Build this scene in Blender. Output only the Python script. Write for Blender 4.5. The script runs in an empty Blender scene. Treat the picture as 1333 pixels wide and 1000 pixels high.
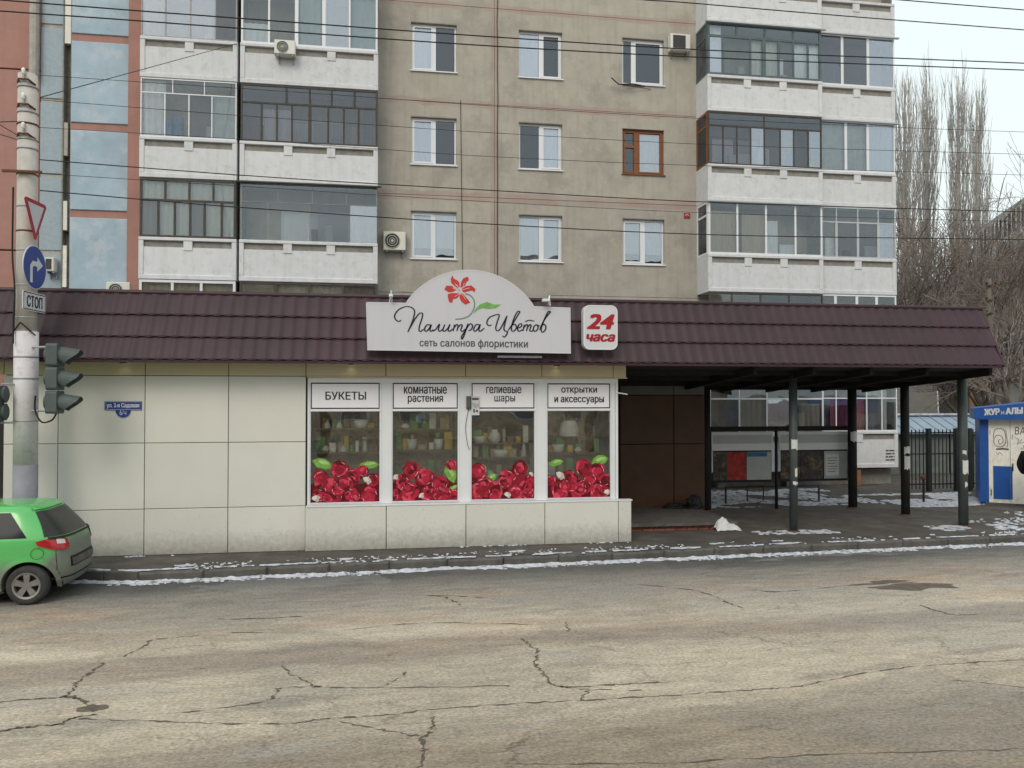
import bpy, math, random
from mathutils import Vector, Matrix, geometry, noise as mnoise
random.seed(7)
SC = bpy.context.scene
COL = SC.collection

# ------------------------------------------------------------------ camera, sky, sun, exposure
FPX, CAMZ = 1040.0, 2.8
PSI, TH = math.atan(.16), math.radians(1.0)
cam = bpy.data.cameras.new('camera')
cam.sensor_width = 36; cam.lens = 36 * FPX / 1333
cam.clip_end = 3000; cam.clip_start = .1
camo = bpy.data.objects.new('camera', cam); COL.objects.link(camo)
camo.location = (0, 0, CAMZ)
camo.rotation_euler = (math.pi / 2 + TH, 0, -PSI)
SC.camera = camo

SUN_EL, SUN_AZ = math.radians(42), math.radians(205)      # azimuth clockwise from +Y
world = bpy.data.worlds.new('World'); SC.world = world; world.use_nodes = True
wn, wl = world.node_tree.nodes, world.node_tree.links
bg = wn['Background']
sky = wn.new('ShaderNodeTexSky'); sky.sky_type = 'NISHITA'; sky.sun_disc = False
sky.sun_elevation = SUN_EL; sky.sun_rotation = SUN_AZ
sky.air_density = 1.2; sky.dust_density = 3.0; sky.ozone_density = 1.0
mx = wn.new('ShaderNodeMix'); mx.data_type = 'RGBA'; mx.inputs[0].default_value = .78
wl.new(sky.outputs[0], mx.inputs[6]); mx.inputs[7].default_value = (9.4, 10.3, 10.0, 1)   # thin even cloud over the sky
wl.new(mx.outputs[2], bg.inputs[0]); bg.inputs[1].default_value = .1

sun = bpy.data.lights.new('sun', 'SUN'); sun.energy = 1.1; sun.angle = math.radians(26); sun.color = (1, .91, .78)
suno = bpy.data.objects.new('sun', sun); COL.objects.link(suno)
sd = Vector((math.sin(SUN_AZ) * math.cos(SUN_EL), math.cos(SUN_AZ) * math.cos(SUN_EL), math.sin(SUN_EL)))
suno.rotation_euler = (-sd).to_track_quat('-Z', 'Y').to_euler(); suno.location = (-10, -20, 30)
SC.view_settings.view_transform = 'Standard'; SC.view_settings.look = 'None'
SC.view_settings.gamma = 1; SC.view_settings.exposure = 0.22

# ------------------------------------------------------------------ pixel rays (1333x1000 photograph)
_f = Vector((math.sin(PSI) * math.cos(TH), math.cos(PSI) * math.cos(TH), math.sin(TH)))
_r = Vector((math.cos(PSI), -math.sin(PSI), 0)); _u = _r.cross(_f)
def ray(px, py): return _f + _r * ((px - 666.5) / FPX) + _u * ((500 - py) / FPX)
def W(px, py, Y):                       # point on the wall plane y = Y
    d = ray(px, py); return Vector((0, 0, CAMZ)) + d * (Y / d.y)
def G(px, py, z=0):                     # point on the ground at height z
    d = ray(px, py); return Vector((0, 0, CAMZ)) + d * ((z - CAMZ) / d.z)
def wx(px, Y, py=500): return W(px, py, Y).x
def wz(px, py, Y): return W(px, py, Y).z
def nz(x, y=0., z=0.): return mnoise.noise(Vector((x, y, z)))

# ------------------------------------------------------------------ lettering outlines, made first
TXT = {}
def pretext(items):
    made = []
    for key, s, off, shear in items:
        c = bpy.data.curves.new('t', 'FONT'); c.body = s; c.offset = off; c.shear = shear; c.resolution_u = 4
        c.align_x = 'CENTER'
        o = bpy.data.objects.new('t', c); COL.objects.link(o); made.append((key, o, c))
    bpy.context.view_layer.update(); dg = bpy.context.evaluated_depsgraph_get()
    for key, o, c in made:
        cu = o.evaluated_get(dg).to_curve(dg); loops = []
        for sp in cu.splines:
            P = []; bp = sp.bezier_points; n = len(bp)
            for i in range(n):
                p0, p1 = bp[i], bp[(i + 1) % n]
                ch = p1.co - p0.co; straight = ch.cross(p0.handle_right - p0.co).length < 1e-6 and ch.cross(p1.handle_left - p1.co).length < 1e-6
                m = 1 if straight else 6
                for k in range(m):
                    t = k / m; q = p0.co * (1 - t) ** 3 + p0.handle_right * 3 * t * (1 - t) ** 2 + p1.handle_left * 3 * t * t * (1 - t) + p1.co * t ** 3; P.append((q.x, q.y))
            Q = [P[0]]
            for p in P[1:]:
                if math.hypot(p[0] - Q[-1][0], p[1] - Q[-1][1]) > 1e-4: Q.append(p)
            if math.hypot(Q[0][0] - Q[-1][0], Q[0][1] - Q[-1][1]) < 1e-4: Q.pop()
            if len(Q) > 2: loops.append((sum(Q[i][0] * Q[(i + 1) % len(Q)][1] - Q[(i + 1) % len(Q)][0] * Q[i][1] for i in range(len(Q))) / 2, Q))
        # group contours that share a glyph, triangulate each group, keep what winds round something
        boxes = [(min(p[0] for p in Q), max(p[0] for p in Q), min(p[1] for p in Q), max(p[1] for p in Q)) for _, Q in loops]; gid = list(range(len(loops)))
        for i in range(len(loops)):
            for j in range(i):
                A, B = boxes[i], boxes[j]
                if A[0] <= B[1] and B[0] <= A[1] and A[2] <= B[3] and B[2] <= A[3]:
                    gi, gj = gid[i], gid[j]; gid = [gj if g_ == gi else g_ for g_ in gid]
        def winding(p, Q):
            w = 0
            for i in range(len(Q)):
                x1, y1 = Q[i]; x2, y2 = Q[(i + 1) % len(Q)]
                if (y1 > p[1]) != (y2 > p[1]) and p[0] < (x2 - x1) * (p[1] - y1) / (y2 - y1) + x1: w += 1 if y2 > y1 else -1
            return w
        vs = []; fs = []
        for g_ in set(gid):
            Qs = [loops[i][1] for i in range(len(loops)) if gid[i] == g_]; pts = []; eds = []
            for Q in Qs: b0 = len(pts); pts += [Vector(p) for p in Q]; eds += [(b0 + i, b0 + (i + 1) % len(Q)) for i in range(len(Q))]
            cv, _, cf = geometry.delaunay_2d_cdt(pts, eds, [], 0, 1e-5)[:3]; b0 = len(vs); vs += [(p.x, p.y, 0) for p in cv]
            for f in cf:
                c_ = (sum(cv[i].x for i in f) / len(f), sum(cv[i].y for i in f) / len(f))
                if sum(winding(c_, Q) for Q in Qs): fs.append(tuple(b0 + i for i in f))
        x0 = min(v[0] for v in vs); x1 = max(v[0] for v in vs); y0 = min(v[1] for v in vs); y1 = max(v[1] for v in vs)
        TXT[key] = ([((v[0] - x0) / (x1 - x0), (v[1] - y0) / (y1 - y0), v[2]) for v in vs], fs)
        o.to_curve_clear(); bpy.data.objects.remove(o); bpy.data.curves.remove(c)
pretext([('net1', 'сеть', 0, 0), ('net2', 'салонов', 0, 0), ('net3', 'флористики', 0, 0), ('24', '24', 0, .25), ('hours', 'часа', 0, .25),
         ('w1', 'БУКЕТЫ', 0, 0), ('w2a', 'комнатные', 0, 0), ('w2b', 'растения', 0, 0),
         ('w3a', 'гелиевые', 0, 0), ('w3b', 'шары', 0, 0), ('w4a', 'открытки', 0, 0), ('w4b', 'и аксессуары', 0, 0),
         ('street', 'ул. 2-я Садовая', 0, 0), ('house', '6/ч', 0, 0), ('stop', 'СТОП', 0, 0),
         ('mag1', 'ЖУР', 0, 0), ('mag2', 'н', 0, 0), ('mag3', 'АЛЫ', 0, 0), ('tel', 'ТЕЛ', 0, 0),
         ('vas', 'ВАС', 0, .1)])

# ------------------------------------------------------------------ mesh builder
class MB:
    def __init__(s): s.v = []; s.f = []; s.m = []; s.cur = 0
    def quad(s, *p):
        i = len(s.v); s.v += [tuple(q) for q in p]; s.f.append(tuple(range(i, i + len(p)))); s.m.append(s.cur)
    def add(s, vs, fs):
        i = len(s.v); s.v += [tuple(q) for q in vs]; s.f += [tuple(i + k for k in f) for f in fs]; s.m += [s.cur] * len(fs)
    def box(s, x0, x1, y0, y1, z0, z1):
        s.add([(x0, y0, z0), (x1, y0, z0), (x1, y1, z0), (x0, y1, z0), (x0, y0, z1), (x1, y0, z1), (x1, y1, z1), (x0, y1, z1)],
              [(0, 3, 2, 1), (4, 5, 6, 7), (0, 1, 5, 4), (1, 2, 6, 5), (2, 3, 7, 6), (3, 0, 4, 7)]); return s
    def bbox(s, x0, x1, y0, y1, z0, z1, b=.01):      # box with chamfered front edges (towards -y)
        s.add([(x0 + b, y0, z0 + b), (x1 - b, y0, z0 + b), (x1 - b, y0, z1 - b), (x0 + b, y0, z1 - b),
               (x0, y0 + b, z0), (x1, y0 + b, z0), (x1, y0 + b, z1), (x0, y0 + b, z1),
               (x0, y1, z0), (x1, y1, z0), (x1, y1, z1), (x0, y1, z1)],
              [(0, 1, 2, 3), (0, 4, 5, 1), (1, 5, 6, 2), (2, 6, 7, 3), (3, 7, 4, 0), (4, 8, 9, 5), (5, 9, 10, 6), (6, 10, 11, 7), (7, 11, 8, 4), (11, 10, 9, 8)]); return s
    def tube(s, pts, r, n=8, caps=True, r2=None):
        pts = [Vector(p) for p in pts]; N = len(pts); rings = []
        ref = None
        for k, p in enumerate(pts):
            d = (pts[min(k + 1, N - 1)] - pts[max(k - 1, 0)])
            if d.length < 1e-9: d = Vector((0, 0, 1))
            d.normalize()
            if ref is None or abs(ref.dot(d)) > .95:
                ref = Vector((0, 0, 1)) if abs(d.z) < .9 else Vector((1, 0, 0))
            a = d.cross(ref).normalized(); b = d.cross(a)
            rr = r[k] if isinstance(r, (list, tuple)) else (r if r2 is None else r + (r2 - r) * k / (N - 1))
            i = len(s.v); rings.append(i)
            s.v += [tuple(p + (a * math.cos(t) + b * math.sin(t)) * rr) for t in [2 * math.pi * q / n for q in range(n)]]
        for k in range(N - 1):
            for q in range(n):
                s.f.append((rings[k] + q, rings[k] + (q + 1) % n, rings[k + 1] + (q + 1) % n, rings[k + 1] + q)); s.m.append(s.cur)
        if caps:
            s.f.append(tuple(rings[0] + q for q in range(n))[::-1]); s.m.append(s.cur)
            s.f.append(tuple(rings[-1] + q for q in range(n))); s.m.append(s.cur)
        return s
    def prism(s, poly, fn, d0, d1):                  # poly of (u,v); fn(u,v,d) -> point
        n = len(poly); i = len(s.v)
        s.v += [tuple(fn(u, v, d0)) for u, v in poly] + [tuple(fn(u, v, d1)) for u, v in poly]
        s.f.append(tuple(range(i, i + n))); s.f.append(tuple(range(i + 2 * n - 1, i + n - 1, -1)))
        for k in range(n): s.f.append((i + k, i + n + k, i + n + (k + 1) % n, i + (k + 1) % n))
        s.m += [s.cur] * (n + 2); return s
    def lathe(s, c, prof, n=14):                     # prof of (r,z)
        i = len(s.v); K = len(prof)
        for r, z in prof: s.v += [(c[0] + r * math.cos(2 * math.pi * q / n), c[1] + r * math.sin(2 * math.pi * q / n), c[2] + z) for q in range(n)]
        for k in range(K - 1):
            for q in range(n): s.f.append((i + k * n + q, i + k * n + (q + 1) % n, i + (k + 1) * n + (q + 1) % n, i + (k + 1) * n + q)); s.m.append(s.cur)
        s.f.append(tuple(i + q for q in range(n))[::-1]); s.f.append(tuple(i + (K - 1) * n + q for q in range(n))); s.m += [s.cur] * 2
        return s
    def text(s, key, fn, bold=0., bv=0., dirn=(0, -1, 0)):      # bold: shifted copies, each a hair further out
        vs, fs = TXT[key]; sh = [(0, 0)] if not bold else [(-bold, -bv), (0, 0), (bold, bv), (-bold, bv), (bold, -bv)]
        for k, (du, dv) in enumerate(sh): s.add([Vector(fn(u * (1 - 2 * bold) + bold + du, v * (1 - 2 * bv) + bv + dv)) + Vector(dirn) * (.0003 * k + .0001 * w) for u, v, w in vs], fs)
        return s
    def ribbon(s, pts, w, fn, d=0):                  # flat stroke through 2D points
        n = len(pts); L = []; R = []
        for k in range(n):
            a = pts[max(k - 1, 0)]; b = pts[min(k + 1, n - 1)]
            dx, dy = b[0] - a[0], b[1] - a[1]; l = math.hypot(dx, dy) or 1
            ww = (w[k] if isinstance(w, list) else w) / 2
            L.append(fn(pts[k][0] - dy / l * ww, pts[k][1] + dx / l * ww, d)); R.append(fn(pts[k][0] + dy / l * ww, pts[k][1] - dx / l * ww, d))
        i = len(s.v); s.v += [tuple(p) for p in L] + [tuple(p) for p in R]
        for k in range(n - 1): s.f.append((i + k, i + n + k, i + n + k + 1, i + k + 1)); s.m.append(s.cur)
        return s
    def mesh(s, name, mats, off=Vector((0, 0, 0)), smooth=False):
        me = bpy.data.meshes.new(name)
        me.from_pydata([(v[0] - off.x, v[1] - off.y, v[2] - off.z) for v in s.v], [], s.f)
        if not isinstance(mats, (list, tuple)): mats = [mats]
        for m in mats: me.materials.append(m)
        if len(mats) > 1: me.polygons.foreach_set('material_index', s.m)
        if smooth: me.polygons.foreach_set('use_smooth', [True] * len(s.f))
        me.update(); return me
    def build(s, name, mats, parent=None, smooth=False, local=False, loc=None):
        off = Vector((0, 0, 0))
        if not local and parent is not None:
            p = parent
            while p is not None: off += p.location; p = p.parent
        if loc is not None: off = Vector(loc)
        o = bpy.data.objects.new(name, s.mesh(name, mats, off, smooth)); COL.objects.link(o)
        if parent is not None: o.parent = parent
        if loc is not None: o.location = loc
        return o
def tag(o, label, cat, group=None, kind=None):
    o['label'] = label; o['category'] = cat
    if group: o['group'] = group
    if kind: o['kind'] = kind
    return o
def thing(name, loc, label, cat, group=None, rotz=0):
    o = bpy.data.objects.new(name, None); COL.objects.link(o); o.location = loc; o.rotation_euler[2] = rotz
    o.empty_display_size = .2
    return tag(o, label, cat, group)
def smoothpts(p, n=6):
    out = []; N = len(p)
    for k in range(N - 1):
        p0, p1, p2, p3 = p[max(k - 1, 0)], p[k], p[k + 1], p[min(k + 2, N - 1)]
        for q in range(n):
            t = q / n
            out.append(tuple(.5 * (2 * p1[c] + (p2[c] - p0[c]) * t + (2 * p0[c] - 5 * p1[c] + 4 * p2[c] - p3[c]) * t * t + (3 * p1[c] - p0[c] - 3 * p2[c] + p3[c]) * t ** 3) for c in range(len(p1))))
    return out + [tuple(p[-1])]

# ------------------------------------------------------------------ materials
def lin(c): return tuple(((x / 255) / 12.92 if x <= 10 else ((x / 255 + .055) / 1.055) ** 2.4) for x in c)
MATS = {}
def mat(name, rgb, rough=.7, var=.12, scale=3., bump=.0, bscale=60., spec=.3, metal=0., streak=0., stain=None, stain_amt=.0, stain_scale=1.5, stretch=None, coat=0.):
    """rgb: linear base colour. var: light/dark mottling. streak: vertical run marks. stain: second colour in patches."""
    if name in MATS: return MATS[name]
    m = bpy.data.materials.new(name); m.use_nodes = True; nt = m.node_tree; N, L = nt.nodes, nt.links
    b = N['Principled BSDF']; b.inputs['Roughness'].default_value = rough; b.inputs['Metallic'].default_value = metal
    b.inputs['Specular IOR Level'].default_value = spec
    if coat: b.inputs['Coat Weight'].default_value = coat; b.inputs['Coat Roughness'].default_value = .08
    geo = N.new('ShaderNodeNewGeometry'); pos = geo.outputs['Position']
    if stretch:
        mp = N.new('ShaderNodeMapping'); mp.inputs['Scale'].default_value = stretch; L.new(pos, mp.inputs[0]); pos = mp.outputs[0]
    n1 = N.new('ShaderNodeTexNoise'); n1.inputs['Scale'].default_value = scale; n1.inputs['Detail'].default_value = 8; n1.inputs['Roughness'].default_value = .65
    L.new(pos, n1.inputs['Vector'])
    r1 = N.new('ShaderNodeValToRGB'); e = r1.color_ramp.elements
    e[0].position = .3; e[1].position = .7
    e[0].color = tuple(c * (1 - var) for c in rgb) + (1,); e[1].color = tuple(min(c * (1 + var), .95) for c in rgb) + (1,)
    L.new(n1.outputs[0], r1.inputs[0]); colr = r1.outputs[0]
    def mixc(fac, a, bcol, mode='MIX'):
        x = N.new('ShaderNodeMix'); x.data_type = 'RGBA'; x.blend_type = mode
        L.new(fac, x.inputs[0]); L.new(a, x.inputs[6])
        if hasattr(bcol, 'links'): L.new(bcol, x.inputs[7])
        else: x.inputs[7].default_value = tuple(bcol) + (1,)
        return x.outputs[2]
    def thresh(out, lo, hi, amt):
        x = N.new('ShaderNodeMapRange'); x.inputs[1].default_value = lo; x.inputs[2].default_value = hi; x.inputs[4].default_value = amt
        L.new(out, x.inputs[0]); return x.outputs[0]
    if streak:
        mp = N.new('ShaderNodeMapping'); mp.inputs['Scale'].default_value = (5, 5, .35); L.new(geo.outputs['Position'], mp.inputs[0])
        n2 = N.new('ShaderNodeTexNoise'); n2.inputs['Scale'].default_value = 1.6; n2.inputs['Detail'].default_value = 6; L.new(mp.outputs[0], n2.inputs['Vector'])
        colr = mixc(thresh(n2.outputs[0], .5, .78, streak), colr, tuple(c * .45 for c in rgb))
    if stain:
        n3 = N.new('ShaderNodeTexNoise'); n3.inputs['Scale'].default_value = stain_scale; n3.inputs['Detail'].default_value = 10; n3.inputs['Roughness'].default_value = .7
        L.new(pos, n3.inputs['Vector'])
        colr = mixc(thresh(n3.outputs[0], .52, .62, stain_amt), colr, stain)
    L.new(colr, b.inputs['Base Color'])
    if bump:
        n4 = N.new('ShaderNodeTexNoise'); n4.inputs['Scale'].default_value = bscale; n4.inputs['Detail'].default_value = 5; L.new(geo.outputs['Position'], n4.inputs['Vector'])
        bp = N.new('ShaderNodeBump'); bp.inputs['Strength'].default_value = bump; bp.inputs['Distance'].default_value = .01
        L.new(n4.outputs[0], bp.inputs['Height']); L.new(bp.outputs[0], b.inputs['Normal'])
    m['out'] = 1; MATS[name] = m; return m
def glass(name, tint=(.93, .95, .95), refl=1.45, rough=0., dirt=.0, boost=0.):
    m = bpy.data.materials.new(name); m.use_nodes = True; nt = m.node_tree; N, L = nt.nodes, nt.links
    for n in list(N):
        if n.type == 'BSDF_PRINCIPLED': N.remove(n)
    out = N['Material Output']; tr = N.new('ShaderNodeBsdfTransparent'); tr.inputs[0].default_value = tint + (1,)
    gl = N.new('ShaderNodeBsdfGlossy'); gl.inputs['Roughness'].default_value = rough; gl.inputs[0].default_value = (.86, .92, 1, 1)
    fr = N.new('ShaderNodeFresnel'); fr.inputs[0].default_value = refl
    # panes are never perfectly flat: a weak slow wave in the normal
    geo = N.new('ShaderNodeNewGeometry'); n4 = N.new('ShaderNodeTexNoise'); n4.inputs['Scale'].default_value = 1.3; n4.inputs['Detail'].default_value = 1
    L.new(geo.outputs['Position'], n4.inputs['Vector'])
    bp = N.new('ShaderNodeBump'); bp.inputs['Strength'].default_value = .25; bp.inputs['Distance'].default_value = .02
    L.new(n4.outputs[0], bp.inputs['Height']); L.new(bp.outputs[0], gl.inputs['Normal'])
    ad = N.new('ShaderNodeMath'); ad.operation = 'ADD'; ad.inputs[1].default_value = boost; ad.use_clamp = True; L.new(fr.outputs[0], ad.inputs[0])
    mx = N.new('ShaderNodeMixShader'); L.new(ad.outputs[0], mx.inputs[0]); L.new(tr.outputs[0], mx.inputs[1]); L.new(gl.outputs[0], mx.inputs[2])
    last = mx.outputs[0]
    if dirt:
        df = N.new('ShaderNodeBsdfDiffuse'); df.inputs[0].default_value = (.45, .44, .42, 1)
        mx2 = N.new('ShaderNodeMixShader'); n5 = N.new('ShaderNodeTexNoise'); n5.inputs['Scale'].default_value = 2.5; n5.inputs['Detail'].default_value = 6
        L.new(geo.outputs['Position'], n5.inputs['Vector'])
        mr = N.new('ShaderNodeMapRange'); mr.inputs[1].default_value = .3; mr.inputs[2].default_value = .8; mr.inputs[4].default_value = dirt; L.new(n5.outputs[0], mr.inputs[0])
        L.new(mr.outputs[0], mx2.inputs[0]); L.new(last, mx2.inputs[1]); L.new(df.outputs[0], mx2.inputs[2]); last = mx2.outputs[0]
    L.new(last, out.inputs[0]); return m
def nodes_of(m): return m.node_tree.nodes, m.node_tree.links
def V(r, g, b, k=.8): return tuple(min(c / k, .85) for c in lin((r, g, b)))    # photo colour of an upright surface -> base colour

M = dict(
    white_paint=mat('white_paint', (.64, .64, .665), .75, .05, 4, .25, 40, streak=.2, stain=(.46, .45, .44), stain_amt=.4, stain_scale=5),
    white_pvc=mat('white_pvc', (.72, .73, .76), .35, .03, 3),
    grey_pvc=mat('grey_pvc', (.46, .48, .5), .5, .06, 3),
    slot=mat('slot_concrete', (.24, .225, .2), .9, .25, 7, .3, 50),
    dark_wood=mat('dark_wood', (.07, .062, .055), .7, .25, 6),
    brown_wood=mat('brown_wood', (.22, .085, .035), .55, .25, 8, stretch=(8, 8, .8)),
    blue_wood=mat('blue_wood', (.1, .135, .14), .7, .2, 6),
    grey_wood=mat('grey_wood', (.33, .33, .33), .7, .15, 5),
    curtain=mat('curtain', (.82, .83, .88), .9, .12, 6, stretch=(9, 1, .3)),
    lace=mat('lace', (.6, .6, .56), .9, .2, 40),
    beige_cloth=mat('beige_cloth', (.5, .42, .32), .9, .15, 5, stretch=(8, 1, .4)),
    pink_cloth=mat('pink_cloth', (.5, .16, .17), .9, .25, 5, stretch=(8, 1, .4)),
    pale_blind=mat('pale_blind', (.5, .57, .6), .8, .05, 3),
    room=mat('room', (.06, .057, .055), .9, .2, 2),
    salmon=mat('salmon_tile', V(148, 110, 101), .75, .1, 2.0, .2, 30, streak=.12),
    blue_panel=mat('blue_panel', V(146, 163, 176), .8, .12, 1.6, .25, 40, stain=V(172, 180, 188), stain_amt=.6, stain_scale=1.3),
    blue_tile=mat('blue_tile', V(138, 150, 158), .6, .1, 9, .2, 30),
    pipe_grey=mat('pipe_grey', V(150, 145, 138), .7, .2, 5),
    snow=mat('snow', (.5, .52, .58), .8, .25, 8, .8, 30, stain=(.17, .155, .145), stain_amt=.85, stain_scale=7),
    cladding=mat('cladding', V(190, 189, 182), .45, .03, 1.2, .04, 8, spec=.4),
    cladding_lamplit=mat('cladding_lamplit', V(190, 182, 152), .45, .03, 1.2, spec=.4),  # same cladding with the warm glow of the eave lamps put into its colour
    joint=mat('joint', (.05, .05, .045), .9, .1),
    plate=mat('plate', V(212, 210, 222), .5, .02, 1),
    ink=mat('ink', (.018, .018, .04), .6, .05), ink_grey=mat('ink_grey', (.07, .07, .075), .6, .05),
    red_print=mat('red_print', (.36, .014, .024), .45, .06, 5),
    sign_white=mat('sign_white', (.6, .6, .63), .4, .03, 2, streak=.05),
    sign_grey=mat('sign_grey', (.56, .55, .595), .4, .03, 1.2, streak=.06),
    lily=mat('lily', (.5, .045, .04), .5, .2, 14), lily_pale=mat('lily_pale', (.75, .55, .5), .5, .1),
    stem=mat('stem', (.13, .25, .16), .5, .15, 8), leaf_print=mat('leaf_print', (.16, .38, .1), .5, .25, 10),
    sign_blue=mat('sign_blue', (.012, .045, .26), .35, .08, 4, spec=.5), sign_red=mat('sign_red', (.35, .03, .05), .4, .1, 5),
    galvan=mat('galvan', (.34, .35, .36), .5, .15, 6, metal=.3),
    concrete_pole=mat('concrete_pole', V(170, 165, 160), .85, .1, 6, .35, 70, streak=.3),
    pole_white=mat('pole_white', V(186, 182, 186), .7, .08, 4, .15, 50, stain=V(140, 136, 132), stain_amt=.4, stain_scale=5),
    pole_grey=mat('pole_grey', V(122, 122, 130), .7, .15, 4),
    signal_grey=mat('signal_grey', V(72, 80, 80), .6, .15, 6), black=mat('black', (.012, .012, .013), .6, .1),
    post_green=mat('post_green', (.06, .072, .074), .5, .15, 4, .1, 30, stain=(.11, .1, .09), stain_amt=.4, stain_scale=6),
    beam_dark=mat('beam_dark', (.02, .02, .021), .8, .2, 4), soffit=mat('soffit', (.035, .032, .032), .9, .2, 2),
    brown_door=mat('brown_door', (.085, .036, .019), .45, .2, 2.5, spec=.4), grey_strip=mat('grey_strip', (.17, .17, .165), .6, .1),
    brick_red=mat('brick_red', (.22, .085, .055), .85, .3, 5, .3, 40), mortar=mat('mortar', (.2, .17, .15), .95, .2, 9),
    kerb=mat('kerb_stone', (.11, .102, .095), .9, .3, 5, .6, 60, stain=(.07, .064, .058), stain_amt=.6),
    paper=mat('paper', (.6, .6, .6), .9, .12, 14), paper_blue=mat('paper_blue', (.05, .16, .34), .8, .2, 8),
    poster_red=mat('poster_red', (.33, .03, .025), .6, .6, 9), poster_dark=mat('poster_dark', (.06, .05, .045), .6, .7, 8, stain=(.25, .17, .08), stain_amt=.7, stain_scale=6),
    poster_grey=mat('poster_grey', (.4, .42, .42), .7, .08, 4),
    kiosk_white=mat('kiosk_white', V(216, 212, 204), .55, .06, 4, .1, 30, streak=.2, stain=V(150, 140, 128), stain_amt=.4, stain_scale=3),
    kiosk_blue=mat('kiosk_blue', (.012, .085, .34), .45, .12, 5, spec=.4),
    brick_far=mat('brick_far', (.3, .29, .28), .9, .2, 4), board=mat('board', (.2, .19, .18), .8, .12, 3),
    roof_blue=mat('roof_blue', (.3, .38, .47), .6, .1, 3), fence_black=mat('fence_black', (.018, .022, .022), .5, .15, 6),
    garage=mat('garage_wall', (.13, .14, .135), .85, .2, 3),
    bark=mat('bark', (.15, .125, .105), .95, .3, 8), bark_pale=mat('bark_pale', (.38, .35, .32), .95, .3, 5), twig=mat('twig', (.2, .17, .15), .95, .3, 6),
    twig_pale=mat('twig_pale', (.34, .325, .31), .95, .25, 4),
    rubber=mat('rubber', (.045, .044, .042), .9, .3, 12), alloy=mat('alloy', (.3, .29, .27), .4, .2, 8, metal=.7),
    lamp_red=mat('lamp_red', (.42, .012, .02), .15, .15, 8, spec=.6), lamp_clear=mat('lamp_clear', (.6, .55, .55), .15, .1, spec=.6),
    ac_white=mat('ac_white', V(196, 194, 186), .5, .05, 4, streak=.15), ac_dark=mat('ac_dark', (.05, .05, .052), .6, .1),
    plastic_white=mat('plastic_white', (.62, .62, .63), .6, .12, 5, .3, 20),
    coat_black=mat('coat_black', (.012, .012, .014), .85, .2, 9, .2, 80), trouser=mat('trouser', (.02, .021, .026), .9, .2, 9), skin=mat('skin', (.45, .27, .2), .6, .08, 9),
    shoe=mat('shoe', (.015, .014, .013), .5, .1), hair=mat('hair', (.03, .022, .016), .7, .2, 20),
    wire=mat('wire', (.016, .016, .018), .6, .1), rust=mat('rust', (.12, .06, .035), .85, .3, 8),
    shelf=mat('shelf', (.28, .19, .11), .6, .2, 6), pot=mat('pot', (.85, .85, .83), .5, .15, 9), yellow=mat('yellow_cloth', (.62, .46, .06), .8, .3, 5),
    tan_board=mat('tan_board', (.6, .5, .34), .8, .45, 3.5, stain=(.1, .09, .06), stain_amt=.8, stain_scale=2.5), facade_tan=mat('facade_tan', (.55, .45, .33), .9, .3, .6, stain=(.2, .15, .1), stain_amt=.6, stain_scale=.4),
    facade_far=mat('facade_far', (.42, .4, .38), .9, .15, 1.5), brick_orange=mat('brick_orange', (.33, .15, .085), .9, .2, 3), bitumen=mat('bitumen', (.09, .09, .092), .95, .2, 3))
M['glass'] = glass('window_glass', boost=.03); M['glass_dirty'] = glass('window_glass_dirty', dirt=.16, boost=.03)
M['glass_sky'] = glass('window_glass_sky', (.9, .9, .92), boost=.2)
M['glass_room_shade'] = glass('window_glass_room_shade', (.74, .74, .76), boost=.045)  # darkness of the rooms behind is put into the pane tint
M['glass_shop'] = glass('shop_glass', (.95, .95, .92), dirt=.015, boost=.11)
M['car_rear_glass'] = mat('car_rear_glass', (.03, .03, .03), .35, .2, 4, spec=.3)
M['car_glass'] = mat('car_glass', (.01, .012, .018), .12, .05, spec=.12)

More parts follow.
